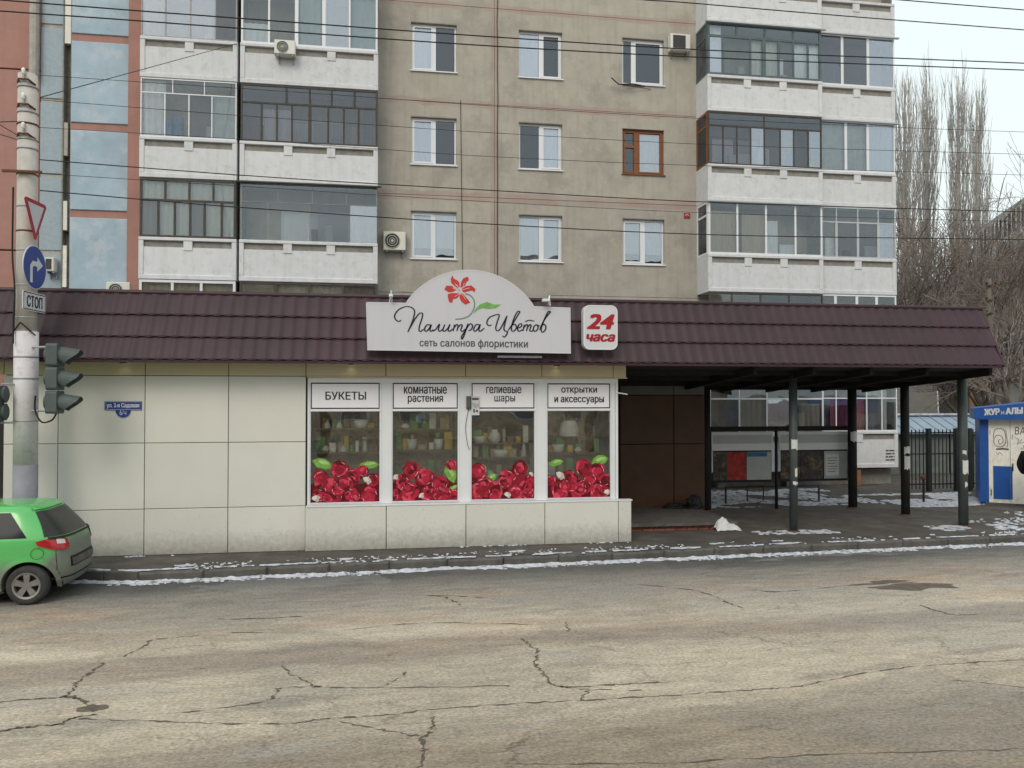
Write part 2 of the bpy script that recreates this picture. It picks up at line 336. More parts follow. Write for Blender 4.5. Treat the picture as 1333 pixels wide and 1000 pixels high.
# concrete of the flats: grey brown render, with the joints painted over in faded salmon
def facade_mat():
    m = mat('facade', V(153, 147, 138), .9, .1, 2.2, .45, 45, streak=.25, stain=V(122, 117, 109), stain_amt=.4, stain_scale=.8)
    N, L = nodes_of(m); b = N['Principled BSDF']; src = b.inputs['Base Color'].links[0].from_socket
    geo = N.new('ShaderNodeNewGeometry'); sp = N.new('ShaderNodeSeparateXYZ'); L.new(geo.outputs['Position'], sp.inputs[0])
    ns = N.new('ShaderNodeTexNoise'); ns.inputs['Scale'].default_value = 2.2; ns.inputs['Detail'].default_value = 6; L.new(geo.outputs['Position'], ns.inputs['Vector'])
    tot = None
    def math_(op, a, bb=None, c=None):
        x = N.new('ShaderNodeMath'); x.operation = op
        for i, q in enumerate((a, bb, c)):
            if q is None: continue
            if hasattr(q, 'links'): L.new(q, x.inputs[i])
            else: x.inputs[i].default_value = q
        return x.outputs[0]
    wob = math_('MULTIPLY', math_('SUBTRACT', ns.outputs[0], .5), .22)
    for ax, c0, w in (('Z', 14.82, .13), ('Z', 11.82, .14), ('Z', 8.95, .17), ('X', 3.33, .13)):
        dd = math_('ABSOLUTE', math_('SUBTRACT', math_('ADD', sp.outputs[ax], wob), c0))
        mr = N.new('ShaderNodeMapRange'); mr.inputs[1].default_value = w; mr.inputs[2].default_value = w - .05; L.new(dd, mr.inputs[0])
        tot = mr.outputs[0] if tot is None else math_('MAXIMUM', tot, mr.outputs[0])
    n2 = N.new('ShaderNodeTexNoise'); n2.inputs['Scale'].default_value = 1.1; n2.inputs['Detail'].default_value = 8; L.new(geo.outputs['Position'], n2.inputs['Vector'])
    pr = N.new('ShaderNodeMapRange'); pr.inputs[1].default_value = .38; pr.inputs[2].default_value = .6; pr.inputs[3].default_value = .1; pr.inputs[4].default_value = .6; L.new(n2.outputs[0], pr.inputs[0])
    mx = N.new('ShaderNodeMix'); mx.data_type = 'RGBA'; L.new(math_('MULTIPLY', tot, pr.outputs[0]), mx.inputs[0]); L.new(src, mx.inputs[6]); mx.inputs[7].default_value = V(146, 119, 113) + (1,)
    L.new(mx.outputs[2], b.inputs['Base Color']); return m
M['facade'] = facade_mat()

# cladding gets splashed dark near the pavement
def splash(m, z0, z1, colr, amt):
    N, L = nodes_of(m); b = N['Principled BSDF']; src = b.inputs['Base Color'].links[0].from_socket
    geo = N.new('ShaderNodeNewGeometry'); sp = N.new('ShaderNodeSeparateXYZ'); L.new(geo.outputs['Position'], sp.inputs[0])
    ns = N.new('ShaderNodeTexNoise'); ns.inputs['Scale'].default_value = 9; ns.inputs['Detail'].default_value = 10; ns.inputs['Roughness'].default_value = .75; L.new(geo.outputs['Position'], ns.inputs['Vector'])
    mr = N.new('ShaderNodeMapRange'); mr.inputs[1].default_value = z1; mr.inputs[2].default_value = z0; L.new(sp.outputs['Z'], mr.inputs[0])
    ad = N.new('ShaderNodeMath'); ad.operation = 'ADD'; L.new(mr.outputs[0], ad.inputs[0]); L.new(ns.outputs[0], ad.inputs[1])
    m2 = N.new('ShaderNodeMapRange'); m2.inputs[1].default_value = .75; m2.inputs[2].default_value = 1.5; m2.inputs[4].default_value = amt; L.new(ad.outputs[0], m2.inputs[0])
    s2 = N.new('ShaderNodeTexNoise'); s2.inputs['Scale'].default_value = 38; s2.inputs['Detail'].default_value = 3; L.new(geo.outputs['Position'], s2.inputs['Vector'])
    t2 = N.new('ShaderNodeMapRange'); t2.inputs[1].default_value = .66; t2.inputs[2].default_value = .74; t2.inputs[4].default_value = amt * .8; L.new(s2.outputs[0], t2.inputs[0])
    h2 = N.new('ShaderNodeMapRange'); h2.inputs[1].default_value = 1.7; h2.inputs[2].default_value = .3; L.new(sp.outputs['Z'], h2.inputs[0])
    pm2 = N.new('ShaderNodeMath'); pm2.operation = 'MULTIPLY'; L.new(t2.outputs[0], pm2.inputs[0]); L.new(h2.outputs[0], pm2.inputs[1])
    mx2_ = N.new('ShaderNodeMath'); mx2_.operation = 'MAXIMUM'; L.new(pm2.outputs[0], mx2_.inputs[0]); L.new(m2.outputs[0], mx2_.inputs[1]); m2 = mx2_
    mx = N.new('ShaderNodeMix'); mx.data_type = 'RGBA'; L.new(m2.outputs[0], mx.inputs[0]); L.new(src, mx.inputs[6]); mx.inputs[7].default_value = colr + (1,)
    L.new(mx.outputs[2], b.inputs['Base Color'])
def per_panel(m, amt):
    N, L = nodes_of(m); b = N['Principled BSDF']; src = b.inputs['Base Color'].links[0].from_socket; oi = N.new('ShaderNodeObjectInfo')
    mr = N.new('ShaderNodeMapRange'); mr.inputs[3].default_value = 1 - amt; mr.inputs[4].default_value = 1 + amt; L.new(oi.outputs['Random'], mr.inputs[0]); cc_ = N.new('ShaderNodeCombineColor'); [L.new(mr.outputs[0], cc_.inputs[i]) for i in range(3)]
    x = N.new('ShaderNodeMix'); x.data_type = 'RGBA'; x.blend_type = 'MULTIPLY'; x.inputs[0].default_value = 1; L.new(src, x.inputs[6]); L.new(cc_.outputs[0], x.inputs[7]); L.new(x.outputs[2], b.inputs['Base Color'])
per_panel(M['cladding'], .05); per_panel(M['cladding_lamplit'], .04); per_panel(M['facade'], .06); per_panel(M['white_paint'], .05)
splash(M['cladding'], -.15, .6, (.12, .11, .1), .75)
M['car_green'] = mat('car_green', (.1, .45, .125), .2, .05, 2, spec=.5, coat=.5)
splash(M['car_green'], .3, 1.15, (.17, .165, .15), .0)

# maroon metal tile
M['tile'] = mat('metal_tile', (.034, .0125, .019), .55, .22, 1.6, .1, 20, spec=.45, stain=(.044, .014, .026), stain_amt=.8, stain_scale=.5)
# ------------------------------------------------------------------ ground, road, pavement
def kerb_y(x):
    if x >= -3.9: return 13.665 + (x + 3.9) * .0471
    t = -3.9 - x; return 13.665 + .13 * t + .1 * t * t if t < 4 else 13.665 + .52 + 1.6 + (t - 4) * .93
ROADZ = -.15
KA = math.atan(.0471)
def road_mat():
    m = bpy.data.materials.new('road_asphalt'); m.use_nodes = True; N, L = nodes_of(m); b = N['Principled BSDF']
    b.inputs['Roughness'].default_value = .85; b.inputs['Specular IOR Level'].default_value = .25
    geo = N.new('ShaderNodeNewGeometry')
    mp = N.new('ShaderNodeMapping'); mp.inputs['Location'].default_value = (0, -13.85, 0); mp.vector_type = 'POINT'
    rot = N.new('ShaderNodeVectorRotate'); rot.rotation_type = 'Z_AXIS'; rot.inputs['Angle'].default_value = -KA
    L.new(geo.outputs['Position'], mp.inputs[0]); L.new(mp.outputs[0], rot.inputs[0])
    sp = N.new('ShaderNodeSeparateXYZ'); L.new(rot.outputs[0], sp.inputs[0])
    def noise(scale, detail=6, rough=.6, stretch=(1, 1, 1)):
        q = N.new('ShaderNodeMapping'); q.inputs['Scale'].default_value = stretch; L.new(rot.outputs[0], q.inputs[0])
        n = N.new('ShaderNodeTexNoise'); n.inputs['Scale'].default_value = scale; n.inputs['Detail'].default_value = detail; n.inputs['Roughness'].default_value = rough
        L.new(q.outputs[0], n.inputs['Vector']); return n.outputs[0]
    def mth(op, a, c):
        x = N.new('ShaderNodeMath'); x.operation = op
        for i, q in enumerate((a, c)):
            if hasattr(q, 'links'): L.new(q, x.inputs[i])
            else: x.inputs[i].default_value = q
        return x.outputs[0]
    def mixc(fac, a, c, mode='MIX'):
        x = N.new('ShaderNodeMix'); x.data_type = 'RGBA'; x.blend_type = mode
        if hasattr(fac, 'links'): L.new(fac, x.inputs[0])
        else: x.inputs[0].default_value = fac
        for i, q in ((6, a), (7, c)):
            if hasattr(q, 'links'): L.new(q, x.inputs[i])
            else: x.inputs[i].default_value = tuple(q) + (1,)
        return x.outputs[2]
    def rng(o, a, bb, lo=0., hi=1.):
        x = N.new('ShaderNodeMapRange'); x.inputs[1].default_value = a; x.inputs[2].default_value = bb; x.inputs[3].default_value = lo; x.inputs[4].default_value = hi; L.new(o, x.inputs[0]); return x.outputs[0]
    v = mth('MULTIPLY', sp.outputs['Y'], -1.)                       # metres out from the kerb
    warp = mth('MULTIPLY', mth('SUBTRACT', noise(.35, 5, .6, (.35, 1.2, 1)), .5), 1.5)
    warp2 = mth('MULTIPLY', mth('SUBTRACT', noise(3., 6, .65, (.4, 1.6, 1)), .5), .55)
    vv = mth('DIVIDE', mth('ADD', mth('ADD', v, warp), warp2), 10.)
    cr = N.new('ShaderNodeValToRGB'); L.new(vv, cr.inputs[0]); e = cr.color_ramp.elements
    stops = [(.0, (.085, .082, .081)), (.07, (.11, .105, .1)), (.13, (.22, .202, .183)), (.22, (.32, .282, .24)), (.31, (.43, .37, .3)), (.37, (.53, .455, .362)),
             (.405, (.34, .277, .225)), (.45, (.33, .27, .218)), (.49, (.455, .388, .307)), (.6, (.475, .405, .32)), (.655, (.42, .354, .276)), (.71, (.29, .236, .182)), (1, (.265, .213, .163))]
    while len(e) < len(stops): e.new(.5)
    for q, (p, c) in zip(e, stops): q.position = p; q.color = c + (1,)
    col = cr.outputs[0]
    col = mixc(rng(noise(1.1, 8, .7, (.35, 1.3, 1)), .56, .66, 0, .55), col, (.2, .187, .17))          # darker worn patches
    col = mixc(rng(noise(.8, 7, .7, (.5, 1.5, 1)), .6, .68, 0, .5), col, (.36, .35, .33))
    sand = mth('MULTIPLY', rng(noise(.9, 6, .6, (.3, 1.2, 1)), .5, .62), mth('MULTIPLY', rng(v, .8, 2, 0, 1), rng(v, 5.2, 3.2, 0, 1)))
    col = mixc(mth('MULTIPLY', sand, .55), col, (.42, .29, .2))
    g0 = rng(noise(5, 7, .7, (.35, 1.2, 1)), .3, .7, .78, 1.2)
    gk = N.new('ShaderNodeCombineColor'); [L.new(g0, gk.inputs[i]) for i in range(3)]
    col = mixc(1., col, gk.outputs[0], 'MULTIPLY')
    # older, smoother grey patches of asphalt
    vor = N.new('ShaderNodeTexVoronoi'); vor.inputs['Scale'].default_value = .55; wv = N.new('ShaderNodeMapping'); wv.inputs['Scale'].default_value = (.55, 1.1, 1); L.new(rot.outputs[0], wv.inputs[0])
    dis = N.new('ShaderNodeVectorMath'); dis.operation = 'ADD'; nv = N.new('ShaderNodeTexNoise'); nv.inputs['Scale'].default_value = 1.6; nv.inputs['Detail'].default_value = 6; L.new(rot.outputs[0], nv.inputs['Vector']); L.new(wv.outputs[0], dis.inputs[0]); sc_ = N.new('ShaderNodeVectorMath'); sc_.operation = 'SCALE'; sc_.inputs['Scale'].default_value = .9; L.new(nv.outputs['Color'], sc_.inputs[0]); L.new(sc_.outputs[0], dis.inputs[1]); L.new(dis.outputs[0], vor.inputs['Vector'])
    sv = N.new('ShaderNodeSeparateColor'); L.new(vor.outputs['Color'], sv.inputs[0])
    col = mixc(rng(sv.outputs[0], .6, .68, 0, .28), col, (.3, .292, .285)); col = mixc(rng(sv.outputs[1], .72, .8, 0, .25), col, (.22, .2, .18))
    g = rng(noise(34, 6, .75, (.7, 1, 1)), .32, .68, .55, 1.42)
    gg = N.new('ShaderNodeCombineColor'); [L.new(g, gg.inputs[i]) for i in range(3)]
    col = mixc(1., col, gg.outputs[0], 'MULTIPLY')
    # web of hair cracks, thicker where the surface is tired
    cw_ = N.new('ShaderNodeVectorMath'); cw_.operation = 'ADD'; cs_ = N.new('ShaderNodeVectorMath'); cs_.operation = 'SCALE'; cs_.inputs['Scale'].default_value = .55; cn_ = N.new('ShaderNodeTexNoise'); cn_.inputs['Scale'].default_value = 2.4; cn_.inputs['Detail'].default_value = 8; cn_.inputs['Roughness'].default_value = .7
    cm_ = N.new('ShaderNodeMapping'); cm_.inputs['Scale'].default_value = (.6, 1.2, 1); L.new(rot.outputs[0], cm_.inputs[0]); L.new(cm_.outputs[0], cn_.inputs['Vector']); L.new(cn_.outputs['Color'], cs_.inputs[0]); L.new(cm_.outputs[0], cw_.inputs[0]); L.new(cs_.outputs[0], cw_.inputs[1])
    web = None
    for sc2, wd, amt in ((.75, .011, .5), (2.1, .02, .28)):
        vo = N.new('ShaderNodeTexVoronoi'); vo.feature = 'DISTANCE_TO_EDGE'; vo.inputs['Scale'].default_value = sc2; L.new(cw_.outputs[0], vo.inputs['Vector'])
        m_ = mth('MULTIPLY', rng(vo.outputs['Distance'], wd, wd * .3, 0, amt), rng(noise(.7 * sc2, 5, .6), .48, .66))
        web = m_ if web is None else mth('MAXIMUM', web, m_)
    col = mixc(web, col, (.1, .08, .062))
    spk = mth('MULTIPLY', rng(noise(14, 8, .85, (.5, 1.3, 1)), .6, .7), .5); col = mixc(spk, col, (.12, .1, .08))
    pit = N.new('ShaderNodeTexVoronoi'); pit.inputs['Scale'].default_value = 24; pm = N.new('ShaderNodeMapping'); pm.inputs['Scale'].default_value = (.6, 1, 1); L.new(rot.outputs[0], pm.inputs[0]); L.new(pm.outputs[0], pit.inputs['Vector'])
    pitm = mth('MULTIPLY', rng(pit.outputs['Distance'], .2, .1), rng(noise(1.6, 5), .48, .6))
    col = mixc(mth('MULTIPLY', pitm, .5), col, (.07, .062, .055))
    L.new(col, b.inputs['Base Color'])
    hh = mth('SUBTRACT', mth('ADD', mth('MULTIPLY', noise(55, 6, .7), .6), mth('MULTIPLY', noise(2.2, 5, .6, (.4, 1, 1)), 2.2)), mth('ADD', mth('MULTIPLY', pitm, .7), mth('MULTIPLY', web, 1.2)))
    bp = N.new('ShaderNodeBump'); bp.inputs['Strength'].default_value = .6; bp.inputs['Distance'].default_value = .02; L.new(hh, bp.inputs['Height']); L.new(bp.outputs[0], b.inputs['Normal'])
    return m
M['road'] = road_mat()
M['pavement'] = mat('pavement_asphalt', (.088, .078, .07), .9, .3, 1.8, .6, 50, stain=(.16, .145, .13), stain_amt=.5, stain_scale=1.2)
M['earth'] = mat('earth', (.12, .11, .1), .95, .3, .5, .5, 20, stain=(.5, .52, .55), stain_amt=.5, stain_scale=.7)
M['crack'] = mat('crack', (.11, .09, .072), .95, .3, 20)
M['patch'] = mat('tar_patch', (.13, .105, .088), .9, .3, 8, .4, 50)

def struct(o): o['kind'] = 'structure'; return o
g = MB(); g.quad((-900, -900, -.3), (900, -900, -.3), (900, 900, -.3), (-900, 900, -.3)); struct(g.build('ground', M['earth']))
xs = [-60, -40, -30, -20, -15, -12, -10, -9, -8, -7.5, -7, -6.5, -6, -5.5, -5, -4.5, -4.2, -3.9, 0, 10, 20, 40, 70]
r = MB()
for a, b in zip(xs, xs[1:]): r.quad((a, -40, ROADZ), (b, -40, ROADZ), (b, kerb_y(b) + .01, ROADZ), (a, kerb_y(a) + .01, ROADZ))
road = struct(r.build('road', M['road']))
p = MB()
for a, b in zip(xs, xs[1:]): p.quad((a, kerb_y(a) + .15, 0), (b, kerb_y(b) + .15, 0), (b, 62, 0), (a, 62, 0))
struct(p.build('pavement', M['pavement']))
kerb = struct(bpy.data.objects.new('kerb', None)); COL.objects.link(kerb); kerb.location = (-3.9, kerb_y(-3.9), 0)
ks = MB(); ks.bbox(.002, .998, 0, .155, -.3, .004, .035)
kme = ks.mesh('kerb_stone', M['kerb'])
for k in range(34):
    o = bpy.data.objects.new('kerb_stone', kme); COL.objects.link(o); o.parent = kerb
    o.location = (k * math.cos(KA), k * math.sin(KA) + random.uniform(-.008, .008), random.uniform(-.012, .008)); o.rotation_euler = (random.uniform(-.02, .02), 0, KA + random.uniform(-.006, .006))
x = -3.9
while x > -12:                                     # curved corner stones
    x1 = x - .55; a = Vector((x1, kerb_y(x1), 0)); b = Vector((x, kerb_y(x), 0)); l = (b - a).length
    q = MB(); q.bbox(.006, l - .006, 0, .155, -.3, .012, .014)
    o = bpy.data.objects.new('kerb_stone', q.mesh('kerb_stone', M['kerb'])); COL.objects.link(o); o.parent = kerb
    o.location = a - kerb.location; o.rotation_euler = (0, 0, math.atan2(b.y - a.y, b.x - a.x)); x = x1

# cracks traced on the asphalt
def crack(pts, w, z=ROADZ + .004, name='crack', m='crack'):
    P = [G(px, py, z) for px, py in pts]; P = smoothpts([(q.x, q.y) for q in P], 14)
    Q = []; w_ = []
    for i, q in enumerate(P):
        j = .035
        Q.append((q[0] + nz(i * .9, w * 50) * j * 1.6, q[1] + nz(i * .9, 7.3 + pts[0][0]) * j)); w_.append(w * .62 * max(.12, .6 + 1.9 * nz(i * .31, pts[0][1])))
    w_[0] = w_[-1] = .003
    MB().ribbon(Q, w_, lambda u, v, d: (u, v, z)).build(name, M[m], road)
Z7 = lambda L: [(a / 2, 700 + b / 2) for a, b in L]
Z8 = lambda L: [(667 + a / 2, 650 + b / 2) for a, b in L]
for pts, w in ((Z7([(-40, 432), (80, 420), (170, 412), (200, 375), (240, 350), (272, 325)]), .05), (Z7([(-40, 520), (20, 500), (80, 492), (150, 485), (190, 470), (250, 460)]), .05),
               (Z7([(170, 412), (220, 425), (245, 455)]), .09), (Z7([(200, 470), (480, 480), (715, 485), (860, 470), (1000, 462), (1150, 445), (1333, 432)]) + Z8([(200, 522), (420, 510), (600, 497), (740, 487), (850, 465), (1000, 440), (1200, 425), (1400, 414)]), .034),
               (Z7([(885, 478), (1000, 500), (1095, 517), (1120, 505), (1130, 465)]), .035), (Z7([(1095, 517), (1103, 550), (1090, 620)]), .04),
               (Z7([(735, 330), (760, 355), (800, 375), (835, 388), (1000, 390), (1333, 385)]), .035), (Z7([(835, 388), (730, 392), (690, 425), (480, 455)]), .035),
               (Z8([(20, 362), (65, 395), (60, 425), (85, 460), (125, 487), (260, 482), (410, 475)]), .05), (Z8([(125, 487), (200, 495), (340, 497)]), .03), (Z8([(180, 520), (200, 497)]), .03),
               (Z7([(320, 310), (380, 280), (400, 265), (520, 255)]), .04), (Z7([(1000, 385), (1040, 365), (1060, 345)]), .025), (Z7([(900, 240), (1100, 222), (1400, 226)]), .03),
               (Z7([(1110, 150), (1160, 155), (1200, 175)]), .05), (Z7([(1120, 150), (1200, 152), (1290, 160)]), .04), (Z8([(630, 235), (700, 240), (900, 222), (1050, 216)]), .06),
               (Z8([(0, 690), (400, 685), (800, 665), (1400, 648)]), .025), (Z8([(1140, 470), (1230, 478), (1400, 500)]), .02), (Z7([(560, 212), (680, 210), (790, 204)]), .06), (Z7([(600, 247), (820, 245)]), .04),
               (Z8([(330, 222), (480, 238), (560, 268), (600, 284)]), .05), (Z8([(140, 320), (150, 345)]), .03), (Z8([(1060, 275), (1150, 300), (1230, 296)]), .03)):
    crack(pts, w)
def blotch(px, py, rx, ry, seed, m='patch', z=ROADZ + .003):
    c = G(px, py, z); n = 40; q = MB()
    q.quad(*[(c.x + rx * math.cos(t) * (1 + .45 * nz(math.cos(t) * 1.7 + seed, math.sin(t) * 1.7)) + ry * .3 * nz(t * 5, seed), c.y + ry * math.sin(t) * (1 + .6 * nz(math.cos(t) * 2, math.sin(t) * 2 + seed)), z) for t in [2 * math.pi * k / n for k in range(n)]])
    q.build('tar_patch', M[m], road)
for i, (px, py, rx, ry) in enumerate(((1195, 763, .75, .2), (1155, 757, .4, .08), (120, 922, .16, .09))): blotch(px, py, rx, ry, i * 3.1)

# snow
def snow_ribbon(path, x0, x1, step, wfn, hfn, label):
    q = MB(); n = int((x1 - x0) / step); prev = None
    for k in range(n + 1):
        x = x0 + k * step; y, z = path(x); w = wfn(x)
        if w <= .008: prev = None; continue
        h = hfn(x); ring = []
        for t, hh in ((-1, -.004), (-.6, .55), (-.1, 1.), (.5, .7), (1, -.004)):
            ring.append((x, y + t * w / 2 + .03 * nz(x * 7, t * 3) * (1 if abs(t) == 1 else .4), z + .004 + hh * h * (.75 + .9 * abs(nz(x * 9, t * 5)))))
        if prev:
            for c in range(4): q.quad(prev[c], ring[c], ring[c + 1], prev[c + 1])
        prev = ring
    o = q.build('snow', M['snow'], smooth=True); tag(o, label, 'snow', kind='stuff')
snow_ribbon(lambda x: (kerb_y(x) - .12 + .03 * nz(x * .8), ROADZ), -5.2, 34, .04, lambda x: .14 + .2 * nz(x * 1.3) + .18 * nz(x * 5), lambda x: .04, 'bright line of snow lying in the gutter at the foot of the kerb')
snow_ribbon(lambda x: (kerb_y(x) + .1 + .09 * nz(x * .7, 4), .008), -5, 34, .04, lambda x: .05 + .22 * nz(x * 1.9, 9) + .14 * nz(x * 8, 2), lambda x: .016, 'broken line of dirty snow along the top of the kerb')
snow_ribbon(lambda x: (kerb_y(x) + .42 + .15 * nz(x * .5, 14), 0), -4, 34, .04, lambda x: -.06 + .42 * nz(x * 2.3, 19) + .12 * nz(x * 7, 2), lambda x: .014, 'scattered snow remnants on the pavement behind the kerb')
def snow_scatter(rect, n, rmin, rmax, label, thr=-.05, sd=0, yf=None, z0=0.):
    q = MB(); rnd = random.Random(sd)
    for _ in range(n):
        x = rnd.uniform(rect[0], rect[1]); y = rnd.uniform(rect[2], rect[3])
        if nz(x * .9, y * .9, sd) < thr: continue
        if yf: y += yf(x)
        rr = rnd.uniform(rmin, rmax); m = 8; s_ = rnd.random() * 9; h = rnd.uniform(.008, .022)
        rim = [(x + rr * 1.5 * math.cos(t) * (1 + .5 * nz(math.cos(t) + s_, math.sin(t))), y + rr * math.sin(t) * (1 + .5 * nz(math.cos(t), math.sin(t) + s_)), z0 + .003) for t in [2 * math.pi * k / m for k in range(m)]]
        top = [(x + (a - x) * .55, y + (b - y) * .55, z0 + h) for a, b, c in rim]
        i = len(q.v); q.add(rim + top, [(k, (k + 1) % m, m + (k + 1) % m, m + k) for k in range(m)] + [tuple(range(m, 2 * m))])
    tag(q.build('snow', M['snow'], smooth=True), label, 'snow', kind='stuff')
snow_scatter((7.9, 13.2, 19.3, 22.9), 2000, .015, .085, 'patchy snow in front of the ground floor balconies', -.12, 3)
snow_scatter((13.4, 17.6, 18.6, 21.3), 1800, .015, .085, 'patchy snow below the black picket fence', -.15, 5)
snow_scatter((7.6, 9.3, 15.35, 15.75), 70, .02, .08, 'thin snow round the foot of the front canopy post beside the doorway', -.1, 8)
snow_scatter((11.6, 13.6, 15.2, 15.8), 90, .02, .09, 'thin snow round the foot of the front corner post of the canopy', -.2, 11)
snow_scatter((13.0, 18.5, 15.0, 17.6), 700, .01, .05, 'snow remnants on the pavement in front of the kiosk', .05, 13)
snow_scatter((-4.4, 26, -.3, -.02), 1300, .005, .03, 'crumbs of dirty snow and ice on the road along the gutter', -.05, 21, kerb_y, ROADZ + .002)
snow_scatter((-4.4, 26, .0, .5), 1100, .004, .026, 'crumbs of dirty snow spread over the pavement edge', .0, 23, kerb_y, .006)
snow_scatter((-4.5, 4.7, 14.95, 15.07), 150, .008, .028, 'thin snow along the foot of the flower shop wall', .0, 17)

# ------------------------------------------------------------------ block of flats
APT, BAL, BAL2 = 24.23, 23.3, 23.6
flats = thing('apartment_building', (4.8, 24.3, 0), 'grey concrete panel apartment block with glazed white balconies behind the flower shop', 'building')
b_ = MB(); b_.box(-14, 16.45, APT + .45, APT + 12, -.3, 20.3); b_.build('wall', M['room'], flats)
def wall_holes(q, x0, x1, z0, z1, yf, yb, holes):
    X = sorted({x0, x1, *[h[0] for h in holes], *[h[1] for h in holes]}); Z = sorted({z0, z1, *[h[2] for h in holes], *[h[3] for h in holes]})
    inh = lambda x, z: any(h[0] < x < h[1] and h[2] < z < h[3] for h in holes)
    for a, b in zip(X, X[1:]):
        for c, d in zip(Z, Z[1:]):
            if not inh((a + b) / 2, (c + d) / 2): q.quad((a, yf, c), (b, yf, c), (b, yf, d), (a, yf, d))
    for a, b, c, d in holes:
        q.quad((a, yf, c), (a, yf, d), (a, yb, d), (a, yb, c)); q.quad((b, yf, c), (b, yb, c), (b, yb, d), (b, yf, d))
        q.quad((a, yf, c), (a, yb, c), (b, yb, c), (b, yf, c)); q.quad((a, yf, d), (b, yf, d), (b, yb, d), (a, yb, d))
    q.quad((x0, yf, z0), (x0, yf, z1), (x0, yb, z1), (x0, yb, z0)); q.quad((x1, yf, z0), (x1, yb, z0), (x1, yb, z1), (x1, yf, z1))
    q.quad((x0, yf, z1), (x1, yf, z1), (x1, yb, z1), (x0, yb, z1)); q.quad((x0, yf, z0), (x0, yb, z0), (x1, yb, z0), (x1, yf, z0))
# windows in the plain wall: pixel boxes -> rows share heights
WINROWS = [(12.745, 14.2), (9.885, 11.32), (7.02, 8.45)]
WC = [(1.47, 1.385), (4.777, 1.375), (8.097, 1.375)]
SEAMZ = [.0, 3.1, 5.98, 8.95, 11.82, 14.82, 17.7, 20.3]
JX = 3.33
for a, b in zip(SEAMZ, SEAMZ[1:]):
    rows = [wr for wr in WINROWS if a < wr[0] < b]
    for x0, x1, cols in ((-.6, JX, WC[:1]), (JX, 9.9, WC[1:])):
        q = MB(); hs = [(c - w / 2, c + w / 2, wr[0], wr[1]) for c, w in cols for wr in rows]
        wall_holes(q, x0 + .008, x1 - .008, a + .008, b - .008, APT, APT + .45, hs)
        q.build('wall_panel', M['facade'], flats)
    for x0, x1 in ((-6.9, -.6), (9.9, 16.45)):      # behind the balconies
        MB().box(x0 + .008, x1 - .008, APT, APT + .45, a + .008, b - .008).build('wall_panel', M['facade'], flats)
MB().box(-6.9, 16.4, APT + .05, APT + .44, -.2, 20.2).v  # (joint filler below)
jf = MB()
for z in SEAMZ[1:-1]: jf.box(-.6, 9.9, APT + .015, APT + .4, z - .02, z + .02)
jf.box(JX - .02, JX + .02, APT + .018, APT + .4, 0, 20); jf.build('joint_filler', M['slot'], flats)

def pane(parent, x0, x1, z0, z1, y, m): MB().box(x0, x1, y, y + .008, z0, z1).build('pane', M[m], parent)
def curtain(parent, x0, x1, z0, z1, y, m, amp=.018, f=34):
    q = MB(); n = max(6, int((x1 - x0) * 26)); ph = random.random() * 9
    pts = [(x0 + (x1 - x0) * k / n, y + amp * math.sin(f * x0 + k * 1.35 + ph)) for k in range(n + 1)]
    for (a, ya), (b, yb) in zip(pts, pts[1:]): q.quad((a, ya, z0), (b, yb, z0), (b, yb, z1), (a, ya, z1))
    q.build('curtain', M[m], parent, smooth=True)
def wall_window(c, w, z0, z1, kind, k):
    x0, x1 = c - w / 2, c + w / 2; y = APT + .1; fm = 'brown_wood' if kind == 'wood' else 'white_pvc'; t = .06
    q = MB()
    q.box(x0 + .004, x0 + t, y, y + .07, z0 + .004, z1 - .004); q.box(x1 - t, x1 - .004, y, y + .07, z0 + .004, z1 - .004)
    q.box(x0 + t, x1 - t, y, y + .07, z1 - t, z1 - .004); q.box(x0 + t, x1 - t, y, y + .07, z0 + .004, z0 + t)
    fr = q.build('window', M[fm], flats)
    split = {'wood': .36, 'narrow': .27}.get(kind, .51); ms = x0 + w * split
    MB().box(ms - .05, ms + .05, y - .002, y + .072, z0 + t, z1 - t).build('mullion', M[fm], fr)
    for a, b in ((x0 + t, ms - .05), (ms + .05, x1 - t)):
        # opening sash carries its own border
        if (kind in ('L', 'narrow') and a > ms - .2) or kind == 'wood' or (kind == 'R' and a < ms - .2):
            s = MB(); s.box(a, a + .045, y - .015, y + .05, z0 + t, z1 - t); s.box(b - .045, b, y - .015, y + .05, z0 + t, z1 - t); s.box(a + .045, b - .045, y - .015, y + .05, z1 - t - .045, z1 - t); s.box(a + .045, b - .045, y - .015, y + .05, z0 + t, z0 + t + .045)
            if kind == 'wood' and a < ms - .2: s.box(a + .045, b - .045, y - .015, y + .05, z0 + w * .62, z0 + w * .62 + .09)
            s.build('sash', M[fm], fr)
        lit = k in (6, 7, 8) or (a < ms - .2) == (k in (0, 1, 3))
        pane(fr, a + .01, b - .01, z0 + t, z1 - t, y + .03, 'glass_sky' if lit and k != 2 else 'glass_room_shade')
    MB().box(x0 - .03, x1 + .03, APT - .05, APT + .1, z0 - .035, z0 - .002).build('sill', M['white_pvc' if kind != 'wood' else 'brown_wood'], fr)
    if kind != 'wood': MB().box(x0 - .005, x1 + .005, APT - .006, APT + .02, z1, z1 + .03).build('head_strip', M['slot'], fr)
    yc = APT + .19
    cu = [('curtain', 0, .5), ('curtain', .0, .48), None, ('pale_blind', 0, .5), ('curtain', .52, 1), ('lace', .35, 1), ('lace', 0, 1), ('lace', .0, 1), ('lace', 0, 1)][k]
    if cu: curtain(fr, x0 + .02 + w * cu[1], x0 - .02 + w * cu[2], z0 + (.02 if k not in (6, 8) else .35), z1, yc, cu[0])
